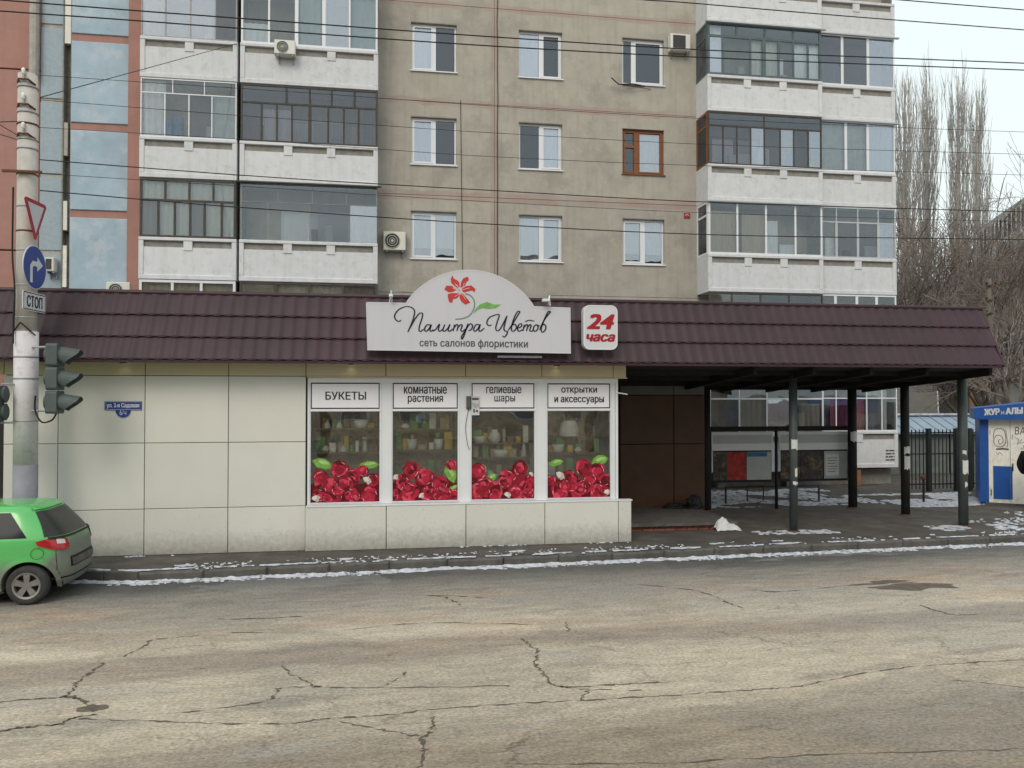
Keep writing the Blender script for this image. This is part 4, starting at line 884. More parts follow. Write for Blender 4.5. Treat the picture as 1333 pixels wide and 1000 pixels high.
# brown doorway wall in the recess
DY = 18.5; d0, d1 = sx(803) + .0, wx(918, DY)
MB().box(sx(803), d1, DY + .06, DY + .2, 0, 3.5).build('recess_wall', M['brown_door'], shop)
dm = wx(877, DY); zs = W(870, 578, DY).z; ztp = W(870, 515, DY).z
for a, b in ((wx(807, DY), dm), (dm, d1 - .02)):
    for z0, z1 in ((.12, zs), (zs, ztp)):
        MB().bbox(a + .006, b - .006, DY, DY + .055, z0 + .006, z1 - .006, .008).build('door_panel', M['brown_door'], shop)
    MB().bbox(a + .006, b - .006, DY - .01, DY + .055, ztp + .02, W(870, 497, DY).z, .006).build('door_header', M['grey_strip'], shop)
# posts of the canopy
POSTS = [(8.49, 15.66, .085, 'post_green', 'front'), (12.5, 15.72, .1, 'post_green', 'corner'), (12.30, 17.4, .1, 'beam_dark', 'm'), (11.78, 18.75, .11, 'beam_dark', 'b'), (7.86, 18.9, .16, 'beam_dark', 'w')]
for x, y, r_, m, _ in POSTS:
    q = MB(); q.tube([(x, y, -.02), (x, y, ceil_z(y) - .1)], r_, 16, smooth) if False else q.tube([(x, y, -.02), (x, y, ceil_z(y) - .1)], r_, 16)
    po = q.build('post', M[m], shop, smooth=True)
    q = MB(); q.lathe((x, y, 0), ((r_ + .05, .0), (r_ + .05, .012), (r_ + .005, .03)), 16); q.build('base_plate', M['rust'], po)
def notice(x, y, z, w, h, r_, label, rotz=0., m='paper', ragged=True):
    q = MB(); n = 5; R = random.Random(int(x * 100 + z * 1000)); v = []
    for i in range(n + 1):
        t = (i / n - .5) * w; a = -math.pi / 2 + rotz + t / r_
        zt_ = z + h / 2 + (R.uniform(-.02, .02) if ragged else 0); zb = z - h / 2 + (R.uniform(-.04, .03) if ragged else 0)
        v += [(x + (r_ + .004) * math.cos(a), y + (r_ + .004) * math.sin(a), zb), (x + (r_ + .004) * math.cos(a), y + (r_ + .004) * math.sin(a), zt_)]
    q.add(v, [(2 * i, 2 * i + 2, 2 * i + 3, 2 * i + 1) for i in range(n)])
    o = q.build('paper_notice', M[m], None, loc=(x, y, z)); tag(o, label, 'notice', 'paper notices pasted on the canopy posts'); return o
p0 = POSTS[0]; notice(p0[0], p0[1], 1.83, .16, .2, p0[2], 'pale blue printed notice on the front canopy post beside the doorway')
notice(p0[0], p0[1], 1.25, .06, .16, p0[2], 'torn white scrap of paper low on the front canopy post', .2); notice(p0[0], p0[1], 1.02, .12, .06, p0[2], 'lowest torn paper strip on the front canopy post', .1)
p2 = POSTS[2]; notice(p2[0], p2[1], 1.55, .16, .17, p2[2], 'white paper notice on the dark middle post near the fence'); notice(p2[0], p2[1], 1.27, .17, .3, p2[2], 'larger wrinkled notice below another on the dark middle post', .1)
p1 = POSTS[1]; notice(p1[0], p1[1], 1.3, .16, .28, p1[2], 'torn white notice on the corner post of the canopy', .1); notice(p1[0], p1[1], 1.62, .08, .1, p1[2], 'small paper scrap above the torn notice on the corner post', -.3); notice(p1[0], p1[1], .92, .06, .1, p1[2], 'small pale scrap at waist height on the corner post', 0)
p3 = POSTS[3]; notice(p3[0], p3[1], 1.82, .2, .25, p3[2], 'pale blue notice on the rear dark post by the balconies')

# doorstep
step = thing('doorstep', (6.6, 16.9, 0), 'worn brick doorstep platform in front of the brown shop door', 'step')
MB().box(sx(803) + .1, 7.3, 16.2, 18.5, 0, .1).build('core', M['mortar'], step)
MB().box(sx(803) + .02, 7.42, 16.06, 18.5, .112, .17).build('slab', M['kerb'], step)
rnd = random.Random(4)
bk = MB(); bk.bbox(0, .235, 0, .1, 0, .05, .006); bme = bk.mesh('brick', M['brick_red'])
for row in range(2):
    x = sx(803) + .12 - (.12 if row else 0)
    while x < 7.1:
        o = bpy.data.objects.new('brick', bme); COL.objects.link(o); o.parent = step; o.location = Vector((x, 16.13 + rnd.uniform(-.012, .012), .003 + row * .055)) - step.location; x += .247
# rubbish bag and sheet near the door
def lump(name, c, rx, ry, rz, seed, m, label, cat, fold=.35, n=22, flat=.0):
    q = MB(); K = 12; vs = []
    for k in range(K + 1):
        ph = math.pi / 2 * k / K
        for i in range(n):
            t = 2 * math.pi * i / n; f_ = 1 + fold * nz(math.cos(t) * 2.2 + seed, math.sin(t) * 2.2, k * .35) + fold * .5 * nz(math.cos(t) * 5, math.sin(t) * 5 + seed, k * .8)
            vs.append((c[0] + rx * math.cos(t) * math.cos(ph) * f_, c[1] + ry * math.sin(t) * math.cos(ph) * f_, c[2] + rz * math.sin(ph) * f_))
    q.add(vs, [(k * n + i, k * n + (i + 1) % n, (k + 1) * n + (i + 1) % n, (k + 1) * n + i) for k in range(K) for i in range(n)] + [tuple(range(n))[::-1]])
    return tag(q.build(name, M[m], None, smooth=False, loc=c), label, cat)
sh = G(951, 692)
q = MB(); nn = 14; vs = []
for i in range(nn + 1):
    for j in range(nn + 1):
        u, v = i / nn, j / nn; x = sh.x - .28 + .56 * u; y = sh.y + .02 + .34 * v
        hgt = .2 * math.exp(-((u - .25) / .24) ** 4 - ((v - .5) / .4) ** 4) + .13 * math.exp(-((u - .65) / .3) ** 4 - ((v - .5) / .42) ** 4)
        vs.append((x + .03 * nz(u * 4, v * 4), y + .03 * nz(u * 4 + 9, v * 4), max(.004, hgt + .075 * nz(u * 5, v * 5, 3) * (hgt * 4 + .15))))
q.add(vs, [(i * (nn + 1) + j, (i + 1) * (nn + 1) + j, (i + 1) * (nn + 1) + j + 1, i * (nn + 1) + j + 1) for i in range(nn) for j in range(nn)])
tag(q.build('plastic_sheet', M['plastic_white'], None, loc=(sh.x, sh.y, 0)), 'crumpled white plastic sheet on the pavement beside the doorstep', 'sheet')
lump('rubbish_bag', (7.3, 18.15, .17), .2, .17, .3, 3, 'black', 'black rubbish bag slumped in the corner of the brown doorway', 'bag')
lump('rubbish_bag', (6.85, 18.25, .17), .3, .14, .12, 13, 'black', 'flat dark bag lying along the foot of the brown door', 'bag')

# eave lamps
for i, px in enumerate((160, 457, 725)):
    x = wx(px, 14.98); lo = thing('eave_lamp', (x, 14.98, 3.46), ['small lit lamp under the eave above the blue street plate', 'small lit lamp under the eave above the first shop window', 'small lit lamp under the eave above the last shop window'][i], 'lamp', 'lamps under the shop eave')
    MB().box(x - .05, x + .05, 14.94, 15.02, 3.412, 3.465).build('housing', M['black'], lo)
    e = bpy.data.materials.get('lamp_glow')
    if not e:
        e = bpy.data.materials.new('lamp_glow'); e.use_nodes = True; b = e.node_tree.nodes['Principled BSDF']; b.inputs['Emission Color'].default_value = (1, .85, .55, 1); b.inputs['Emission Strength'].default_value = 2.5; b.inputs['Base Color'].default_value = (.8, .8, .7, 1)
    MB().box(x - .02, x + .02, 15.0215, 15.026, 3.418, 3.43).build('lens', e, lo)
    l = bpy.data.lights.new('eave_light', 'SPOT'); l.energy = .22; l.color = (1, .86, .6); l.spot_size = 2.2; l.spot_blend = .8; l.shadow_soft_size = .03
    lob = bpy.data.objects.new('eave_light', l); COL.objects.link(lob); lob.parent = lo; lob.location = (0, 0, -.055); lob.rotation_euler = (.25, 0, 0)

# things behind the shop glass
def shelf_unit(x0, x1, zs_, label):
    t = thing('display_shelf', ((x0 + x1) / 2, 15.6, .34), label, 'shelf')
    for z in zs_: MB().box(x0, x1, 15.42, 15.72, z, z + .025).build('shelf', M['shelf'], t)
    gd = MB(); rg = random.Random(label)
    for z in list(zs_) + [.34, .8, 1.25]:
        x = x0 + .05
        while x < x1 - .15:
            w_ = rg.uniform(.05, .17); gd.cur = rg.randrange(5); gd.box(x, x + w_, 15.5, 15.5 + rg.uniform(.05, .15), z + .026, z + .026 + rg.uniform(.08, .34)); x += w_ + rg.uniform(.0, .09)
    go = gd.build('goods', [M['pot'], M['shelf'], M['yellow'], M['leaf_print'], M['beige_cloth']], t); go['kind'] = 'stuff'
    MB().box(x0 - .1, x1 + .1, 15.8, 15.83, .34, 1.9 if 'third' in label else 3.0).build('back_board', M['tan_board'], t)
    for x in (x0 + .01, (x0 + x1) / 2 + .05, x1 - .05): MB().box(x, x + .04, 15.66, 15.7, .34, max(zs_) + .3).build('upright', M['shelf'], t)
shelf_unit(xsn[0] + .02, xsn[1], (1.75, 2.2), 'wooden shelf unit behind the first shop window'); shelf_unit(xsn[2] + .02, xsn[3], (1.78, 2.18), 'wooden shelf unit behind the second shop window')
shelf_unit(xsn[4] + .02, xsn[5], (1.62, 1.9), 'wooden shelf unit behind the third shop window'); shelf_unit(xsn[6] + .02, xsn[7], (1.7,), 'wooden shelf unit behind the last shop window')
def vase(x, z, h, r_, label, kind=0, y=15.47):
    prof = [((r_ * .6, 0), (r_, h * .35), (r_ * .8, h * .7), (r_ * .45, h * .85), (r_ * .6, h)), ((r_ * .7, 0), (r_ * .95, h), (r_ * .85, h)), ((r_, 0), (r_ * .7, h * .5), (r_ * .2, h))][kind]
    q = MB().lathe((x, y, z), prof, 12); tag(q.build('vase', M['pot'], None, smooth=True, loc=(x, y, z)), label, 'vase', 'vases on the shelves behind the shop windows')
def ux(k, u): return xsn[2 * k] + (xsn[2 * k + 1] - xsn[2 * k]) * u
for k, u, z, h, r_, kd, lb in ((0, .22, 2.23, .16, .07, 2, 'small white cone vase on the top shelf of the first window, left'), (0, .4, 2.23, .14, .07, 2, 'small white cone vase on the top shelf of the first window, middle'), (0, .72, 2.23, .16, .15, 1, 'wide white bowl on the top shelf of the first window'),
                               (0, .2, 1.78, .12, .08, 0, 'squat white vase on the lower shelf of the first window, left'), (0, .46, 1.78, .13, .08, 2, 'pale cone vase on the lower shelf of the first window beside the upright'), (0, .78, 1.78, .2, .06, 2, 'slim pale cone vase on the lower shelf of the first window'),
                               (1, .3, 1.81, .2, .11, 1, 'white pot on the lower shelf of the second window, left'), (1, .72, 1.81, .2, .1, 1, 'pale bluish pot on the lower shelf of the second window, right'),
                               (1, .2, 2.21, .1, .09, 0, 'squat pale vase on the top shelf of the second window'), (2, .4, 1.925, .26, .13, 0, 'round white vase on the upper shelf of the third window'), (2, .16, 1.925, .13, .14, 1, 'low white bowl on the upper shelf of the third window'),
                               (2, .5, 1.645, .15, .18, 1, 'wide white basket on the lower shelf of the third window'), (2, .88, 1.645, .3, .06, 2, 'tall pale vase on the lower shelf of the third window'),
                               (3, .22, 1.725, .16, .13, 1, 'low white basket on the shelf of the last window'), (3, .55, 1.725, .1, .08, 0, 'small squat vase on the shelf of the last window')): vase(ux(k, u), z, h, r_, lb, kd)
# hanging white basket with paper flowers in the last window
hb = thing('flower_basket', (ux(3, .4), 15.45, 2.05), 'white net basket of cream flowers hanging behind the last shop window', 'basket')
MB().lathe((ux(3, .4), 15.45, 2.05), ((.2, 0), (.17, .22), (.13, .3)), 12).build('basket', M['pot'], hb)
rnd = random.Random(5); q = MB(); cx = ux(3, .4)
for _ in range(16):
    a = (cx + rnd.uniform(-.16, .16), 15.45 + rnd.uniform(-.1, .1), 2.38 + rnd.uniform(-.03, .13)); q.lathe(a, ((.015, -.03), (.05, 0), (.03, .03)), 7)
q.build('flowers', M['beige_cloth'], hb)
# yellow parasol inside the third window
par = thing('parasol', (ux(2, .5), 16.5, .34), 'yellow parasol with scalloped edge opened behind the third shop window', 'parasol')
q = MB(); n = 24; c = Vector((ux(2, .48), 16.5, 2.5)); v = [tuple(c)]
for k in range(n): v.append((c.x + .78 * math.cos(2 * math.pi * k / n), c.y + .6 * math.sin(2 * math.pi * k / n), c.z - .3 - .05 * (k % 3 == 0)))
q.add(v, [(0, 1 + k, 1 + (k + 1) % n) for k in range(n)]); q.build('canopy', M['yellow'], par); MB().tube([(c.x, c.y, .34), (c.x, c.y, 2.5)], .02, 8).build('pole', M['shelf'], par)
# grey bell box and stickers on the pier between second and third window
bb = thing('bell_box', (sx(604), YS, 2.6), 'grey bell box with two white stickers on the pier between second and third shop window', 'box')
zc = W(608, 524, YS).z; MB().bbox(sx(607), sx(613), YS - .05, YS + .018, zc - .12, zc + .12, .02).build('casing', M['signal_grey'], bb)
za_ = W(617, 516, YS).z
q = MB(); q.box(sx(613.5), sx(624), YS + .0, YS + .012, za_ - .36, za_ - .0); q.build('sticker', M['paper'], bb)
q = MB(); q.box(sx(614.5), sx(623), YS - .005, YS - .001, za_ - .07, za_ - .03); q.text('tel', onplane(sx(614.5), sx(623), za_ - .21, za_ - .14, YS - .004)); q.box(sx(616), sx(618), YS - .005, YS - .001, za_ - .31, za_ - .24); q.box(sx(619.5), sx(622), YS - .005, YS - .001, za_ - .3, za_ - .26); q.build('print', M['ink_grey'], bb)
q = MB(); q.tube(smoothpts([(sx(610), YS + .0, zc - .12), (sx(606), YS - .005, zc - .45), (sx(608), YS - .005, zc - .75), (sx(611), YS, zc - .9)]), .005, 5); q.build('lead', M['wire'], bb)
MB().tube([(sx(804), YS - .02, 2.9), (sx(815), YS - .1, 2.87)], .012, 6).build('hook', M['white_pvc'], bb)

# ------------------------------------------------------------------ signs on the shop
SY = 14.42
def S(u, v, d=0.): p_ = W(470 + u / 4.597, 345 + v / 4.597, SY); return Vector((p_.x, SY - d, p_.z))
sg = thing('shop_sign', tuple(S(645, 515)), 'large pale shop sign with arched top, red lily and script lettering over the eave', 'sign')
arch = []
cx0, cy0, cx1, cy1 = 268, 230, 1035, 250
for k in range(33):
    t = k / 32; ang = math.radians(57 * (2 * t - 1)); arch.append((651.5 + 383.5 * math.sin(ang) / math.sin(math.radians(57)), 32 + 457 * (1 - math.cos(ang)) + 10 * (2 * t - 1)))
out = [(33, 225)] + arch + [(1250, 258), (1255, 527), (38, 507)]
MB().prism(out, lambda u, v, d: S(u, v, d), 0., -.14).build('panel', M['sign_grey'], sg)
# pale edge profile round the panel
q = MB(); ring = out + [out[0]]
q.ribbon(ring, 7, lambda u, v, d: S(u, v, .004)); q.build('edge_profile', M['sign_white'], sg)
lt = MB()
strokes = [
    [(240, 330), (225, 338), (206, 325), (202, 300), (225, 268), (265, 250), (300, 254), (320, 276), (313, 320), (296, 365), (280, 402)],
    [(292, 380), (322, 325), (350, 290), (368, 292), (364, 320), (350, 365), (347, 390), (357, 398), (374, 384)],
    [(418, 362), (400, 357), (385, 370), (380, 388), (391, 397), (407, 380), (420, 358), (412, 388), (420, 397), (433, 386)],
    [(430, 396), (444, 386), (464, 354), (459, 385), (466, 397), (484, 380)],
    [(492, 356), (482, 388), (490, 397), (508, 378), (518, 356), (509, 388), (517, 397), (532, 382)],
    [(542, 356), (534, 396)], [(537, 380), (553, 357), (560, 366), (553, 396)], [(556, 380), (574, 357), (581, 366), (574, 390), (583, 397), (600, 382)],
    [(640, 350), (626, 392), (611, 434), (602, 443), (603, 425), (622, 396), (640, 366), (657, 352), (667, 366), (657, 388), (642, 392)],
    [(710, 360), (692, 356), (679, 370), (674, 389), (684, 397), (700, 380), (713, 357), (705, 388), (713, 397), (738, 378)],
    [(782, 358), (764, 363), (752, 346), (765, 318), (795, 302), (826, 298), (815, 340), (806, 375), (813, 394), (831, 385), (856, 340), (874, 303)],
    [(874, 303), (856, 370), (859, 393), (876, 399), (868, 421), (856, 431), (846, 424)],
    [(880, 392), (908, 350), (940, 298), (950, 281), (936, 280), (915, 320), (900, 370), (903, 395), (919, 392), (930, 372), (920, 354), (906, 362)],
    [(934, 380), (958, 369), (960, 353), (946, 356), (936, 380), (945, 397), (966, 386)],
    [(977, 356), (968, 396)], [(971, 380), (990, 357), (997, 366), (989, 396)], [(991, 380), (1011, 357), (1017, 366), (1009, 391), (1021, 397), (1032, 386)], [(982, 341), (1005, 331), (1037, 337)],
    [(1046, 358), (1033, 371), (1032, 390), (1045, 397), (1058, 380), (1056, 361), (1046, 358), (1072, 366)],
    [(1068, 388), (1096, 330), (1124, 292), (1132, 281), (1119, 281), (1095, 330), (1078, 380), (1083, 402), (1099, 393), (1106, 370), (1095, 355), (1084, 362)]]
for i, st in enumerate(strokes):
    if 3 <= i <= 7: st = [(432 + (u_ - 432) * 1.16, v_) for u_, v_ in st]
    P = smoothpts(st, 7); n = len(P); wv = []
    for k in range(n):
        a, b = P[max(k - 1, 0)], P[min(k + 1, n - 1)]; down = abs(b[1] - a[1]) / (math.hypot(b[0] - a[0], b[1] - a[1]) + 1e-6)
        wv.append((5.2 + 3.4 * down) * (.75 + .25 * min(1, k / 4, (n - 1 - k) / 4)))
    lt.ribbon(P, wv, lambda u, v, d: S(u, v, .005 + (i % 3) * .0006))
lt.build('script_lettering', M['ink'], sg)
for key, u0, u1, v0, v1, bo in (('net1', 350, 456, 487, 453, .007), ('net2', 474, 682, 489, 455, .0035), ('net3', 700, 998, 503, 446, .0025)):
    MB().text(key, lambda u, v: S(u0 + (u1 - u0) * u, v0 + (v1 - v0) * v + 4 * u * (key == 'net3'), .005), bo, .008).build('lettering', M['ink_grey'], sg)
petals = [[(578, 140), (560, 125), (540, 108), (537, 85), (545, 62), (556, 82), (575, 92), (588, 105), (590, 130)], [(594, 135), (598, 105), (612, 80), (640, 70), (645, 92), (632, 100), (622, 122), (607, 133)],
          [(603, 142), (627, 127), (660, 122), (685, 145), (678, 165), (665, 152), (640, 158), (617, 165), (605, 157)], [(600, 168), (612, 174), (630, 195), (654, 226), (640, 230), (625, 238), (600, 220), (588, 192)],
          [(585, 170), (593, 178), (573, 200), (550, 205), (545, 228), (527, 222), (520, 195), (518, 175), (545, 168)], [(570, 150), (545, 126), (512, 124), (502, 138), (500, 150), (514, 156), (525, 164), (550, 160)]]
q = MB()
for p_ in petals: q.quad(*[tuple(S(u, v, .005)) for u, v in p_])
lily = q.build('lily', M['lily'], sg)
q = MB()
for a, b in (((590, 160), (545, 120)), ((588, 162), (548, 138)), ((590, 158), (572, 118)), ((590, 155), (560, 108)), ((600, 150), (618, 108)), ((606, 150), (650, 138)), ((595, 172), (560, 190)), ((600, 172), (625, 208))): q.ribbon([a, ((a[0] + b[0]) / 2 + 2, (a[1] + b[1]) / 2 - 2), b], 2.6, lambda u, v, d: S(u, v, .0062))
q.build('stamens', M['lily_pale'], lily)
MB().ribbon(smoothpts([(622, 172), (655, 184), (678, 220), (673, 268), (645, 305), (605, 321), (564, 325)], 8), 7, lambda u, v, d: S(u, v, .005)).build('stem', M['stem'], sg)
q = MB(); q.quad(*[tuple(S(u, v, .0056)) for u, v in [(673, 292), (686, 262), (715, 234), (755, 222), (800, 238), (838, 236), (805, 258), (765, 263), (725, 257), (695, 270)]]); q.build('leaf', M['leaf_print'], sg)
q = MB()
for u in (185, 1128): a = S(u, 235, -.1); b = S(u, 155 if u < 600 else 182, -.1); q = MB(); q.tube([tuple(a), tuple(b), tuple(S(u + (150 if u < 600 else -150), 158 if u < 600 else 178, -.1))], .012, 6); q.build('support_bar', M['galvan'], sg)
q = MB()
for u in (120, 480, 820, 1180): a = S(u, 350, -.14); q.box(a.x - .03, a.x + .03, SY + .14, 15.05, a.z - .03, a.z + .03)
q.build('bracket', M['beam_dark'], sg)
a = S(1000, 545); tag(MB().box(a.x - .55, a.x + .28, SY + .1, SY + .16, a.z - .03, a.z + .01).build('sign_rail', M['galvan'], None, loc=tuple(a)), 'thin grey metal rail just below the right part of the shop sign', 'rail')
# spot lamp arm on top of the sign (right)
fl = S(1120, 215, .05); fo = thing('flood_lamp', tuple(fl), 'small white flood lamp bent over the right shoulder of the shop sign', 'lamp')
q = MB(); q.bbox(fl.x - .13, fl.x + .0, fl.y - .12, fl.y, fl.z - .03, fl.z + .02, .01); q.build('head', M['white_pvc'], fo); MB().tube([tuple(fl), (fl.x + .03, fl.y + .08, fl.z + .1), (fl.x + .05, fl.y + .12, fl.z - .08)], .012, 6).build('arm', M['white_pvc'], fo)
fl = S(180, 190, .05); fo = thing('flood_lamp', tuple(fl), 'small lamp arm above the left shoulder of the shop sign', 'lamp')
MB().tube([(fl.x - .03, fl.y + .1, fl.z - .12), (fl.x - .01, fl.y + .02, fl.z), (fl.x, fl.y - .02, fl.z + .1)], .012, 6).build('arm', M['white_pvc'], fo); MB().bbox(fl.x - .04, fl.x + .03, fl.y - .1, fl.y - .02, fl.z - .02, fl.z + .03, .01).build('head', M['white_pvc'], fo)

def rrect(x0, x1, z0, z1, r_, n=6):
    P = []
    for cx, cz, a0 in ((x1 - r_, z1 - r_, 0), (x0 + r_, z1 - r_, 90), (x0 + r_, z0 + r_, 180), (x1 - r_, z0 + r_, 270)):
        for k in range(n + 1): t = math.radians(a0 + 90 * k / n); P.append((cx + r_ * math.cos(t), cz + r_ * math.sin(t)))
    return P
c0, c1 = W(759.5, 397, SY), W(804, 455.5, SY); hs = thing('hours_sign', (c0.x, SY, c1.z), 'white rounded sign with red lettering for round the clock opening, right of the shop sign', 'sign')
MB().prism(rrect(c0.x, c1.x, c1.z, c0.z, .12), lambda u, v, d: (u, SY + d, v), 0, .16).build('light_box', M['sign_white'], hs)
MB().ribbon(rrect(c0.x + .012, c1.x - .012, c1.z + .012, c0.z - .012, .11) + [rrect(c0.x + .012, c1.x - .012, c1.z + .012, c0.z - .012, .11)[0]], .022, lambda u, v, d: (u, SY - .004, v)).build('rim', M['white_pvc'], hs)
fx = lambda u: c0.x + (c1.x - c0.x) * u; fz = lambda v: c1.z + (c0.z - c1.z) * v
MB().text('24', onplane(fx(.09), fx(.91), fz(.46), fz(.8), SY - .005), .035, .035).text('hours', onplane(fx(.08), fx(.93), fz(.18), fz(.35), SY - .005), .022, .04).build('lettering', M['red_print'], hs)
MB().box(fx(.3), fx(.36), SY + .16, 15.0, fz(.55), fz(.6)).box(fx(.7), fx(.76), SY + .16, 15.0, fz(.55), fz(.6)).build('bracket', M['beam_dark'], hs)
c0, c1 = W(136.5, 522.5, YS), W(184.5, 533.8, YS)
ap = thing('street_plate', ((c0.x + c1.x) / 2, YS - .01, c1.z), 'dark blue street name plate with rounded house number on the cream wall', 'plate')
PC = (c0.x + c1.x) / 2
MB().box(c0.x, c1.x, YS - .018, YS - .002, c1.z, c0.z).build('plate', M['sign_blue'], ap)
poly = [(PC + .125 * math.cos(t), c1.z - .002 + .13 * math.sin(t)) for t in [math.pi + math.pi * k / 16 for k in range(17)]]
MB().prism(poly, lambda u, v, d: (u, YS - .018 + d, v), 0, .016).build('number_plate', M['sign_blue'], ap)
q = MB(); fnp = lambda x0, x1, z0, z1: onplane(x0, x1, z0, z1, YS - .022)
q.text('street', fnp(c0.x + .035, c1.x - .035, c1.z + .025, c0.z - .03), .006, .02); q.text('house', fnp(PC - .055, PC + .055, c1.z - .09, c1.z - .0)); q.ribbon([(c0.x + .01, c0.z - .01), (c1.x - .01, c0.z - .01), (c1.x - .01, c1.z + .01), (c0.x + .01, c1.z + .01), (c0.x + .01, c0.z - .01)], .006, lambda u, v, d: (u, YS - .022, v))
q.build('lettering', M['sign_white'], ap)

# ------------------------------------------------------------------ lamp post with signs and signals
PY = 14.35
pt, pb = W(36.5, 98, PY), W(33, 640, PY)
pole = thing('concrete_pole', (pb.x, PY, 0), 'tall round concrete pole with white painted foot at the left corner', 'pole')
ax = lambda z: Vector((pb.x + (pt.x - pb.x) * (z - pb.z) / (pt.z - pb.z), PY, z))
zs1, zs2 = W(33, 605, PY).z, W(33, 432, PY).z
MB().tube([ax(zs2 - .05), ax(5.5), ax(pt.z)], [.16, .155, .147], 24).build('shaft', M['concrete_pole'], pole, smooth=True)
MB().tube([ax(zs1), ax(zs2)], .182, 24).build('painted_sleeve', M['pole_white'], pole, smooth=True)
MB().tube([ax(-.05), ax(zs1 - .001)], .185, 24).build('painted_foot', M['pole_grey'], pole, smooth=True)
for y in (115, 148, 163, 183, 195, 228, 270, 302, 327, 372, 414, 465, 493, 548):
    z = W(35, y, PY).z; r_ = .157 if y < 432 else .183
    MB().tube([ax(z - .013), ax(z + .013)], r_ + .004, 20).build('band', M['rust' if y in (163, 302, 228) else 'galvan'], pole, smooth=True)
for y in (98, 130, 168):
    z = W(35, y, PY).z; c = ax(z) + Vector((.0, -.175, 0)); MB().lathe(tuple(c), ((.012, -.14), (.015, -.05), (.035, -.04), (.02, .0), (.034, .025), (.012, .055)), 10).build('insulator', M['pot'], pole, smooth=True)
    MB().tube([tuple(c + Vector((-.13, .12, -.16))), tuple(c + Vector((-.07, .0, -.13))), tuple(c + Vector((.07, 0, -.13))), tuple(c + Vector((.14, .12, -.18)))], .018, 6).build('bracket', M['rust'], pole)
z = W(45, 228, PY).z; MB().box(ax(z).x - .3, ax(z).x + .3, PY - .22, PY - .18, z - .02, z + .02).build('cross_arm', M['rust'], pole)
z = W(30, 425, PY).z
MB().tube(smoothpts([tuple(ax(z + 2.3) + Vector((-.19, -.06, 0))), tuple(ax(z + 1.2) + Vector((-.2, -.05, 0))), tuple(ax(z + .6) + Vector((-.1, -.2, 0))), tuple(ax(z) + Vector((-.12, -.19, 0))), tuple(ax(z - .3) + Vector((-.12, -.19, 0)))], 6), .014, 6).build('lead', M['wire'], pole)
for s_ in (-1, 1): MB().tube([tuple(ax(z + .05) + Vector((0, -.22, 0))), tuple(ax(z - .16) + Vector((s_ * .19, -.12, 0)))], .012, 6).build('wire_tie', M['wire'], pole)

TV, NV = Vector((.09, .99594, 0)), Vector((.99594, -.09, 0))       # sign plane direction and facing
def sign_fn(c): return lambda u, v, d: Vector(c) + TV * u + Vector((0, 0, v)) + NV * d
def arm(o, c): a = Vector(c) - NV * .02; b_ = ax(c[2]); MB().tube([tuple(a), tuple(b_ + (a - b_).normalized() * .15)], .02, 6).build('bracket', M['galvan'], o)
cz = W(50, 289, PY); c = (cz.x + .03, PY - .18, cz.z); ys = thing('yield_sign', c, 'pale triangular give way sign with thin red border, point down, on the concrete pole', 'road sign')
f_ = sign_fn(c); tri = [(-.36, .3), (.36, .3), (0, -.34)]
MB().prism([(-.3, .31), (.3, .31), (.34, .27), (.02, -.33), (-.02, -.33), (-.34, .27)], f_, 0, -.012).build('plate', M['sign_red'], ys)
MB().prism([(-.25, .245), (.25, .245), (0, -.23)], f_, .004, .002).build('field', M['sign_grey'], ys); arm(ys, c)
cz = W(49, 350.5, PY); c = (cz.x + .03, PY - .18, cz.z); bs = thing('arrow_sign', c, 'round blue road sign with a white right turn arrow on the concrete pole', 'road sign')
f_ = sign_fn(c); circ = lambda r_: [(r_ * math.cos(2 * math.pi * k / 40), r_ * math.sin(2 * math.pi * k / 40)) for k in range(40)]
MB().prism(circ(.36), f_, 0, -.014).build('rim', M['sign_grey'], bs); MB().prism(circ(.345), f_, .004, .002).build('disc', M['sign_blue'], bs)
ar = MB(); ar.add([f_(u, v, .007) for u, v in [(-.16, -.26), (-.16, .02), (-.08, .1), (.06, .1), (.06, .18), (.24, .06), (.06, -.06), (.06, .02), (-.05, .02), (-.08, -.01), (-.08, -.26)]], [(0, 1, 9, 10), (1, 2, 8, 9), (2, 3, 7, 8), (3, 4, 5, 6, 7)])
ar.build('arrow', M['sign_white'], bs); arm(bs, c)
cz = W(48.5, 395, PY); c = (cz.x + .03, PY - .18, cz.z); st = thing('stop_plate', c, 'small white plate lettered in black below the blue arrow sign', 'road sign')
f_ = sign_fn(c); MB().prism(rrect(-.35, .35, -.155, .155, .03), f_, 0, -.012).build('plate', M['sign_white'], st)
MB().text('stop', lambda u, v: f_(-.24 + .48 * u, -.095 + .19 * v, .006), .008, .012, (.985, -.17, 0)).ribbon([(-.33, .135), (.33, .135), (.33, -.135), (-.33, -.135), (-.33, .135)], .014, lambda u, v, d: f_(u, v, .004)).build('lettering', M['ink'], st); arm(st, c)

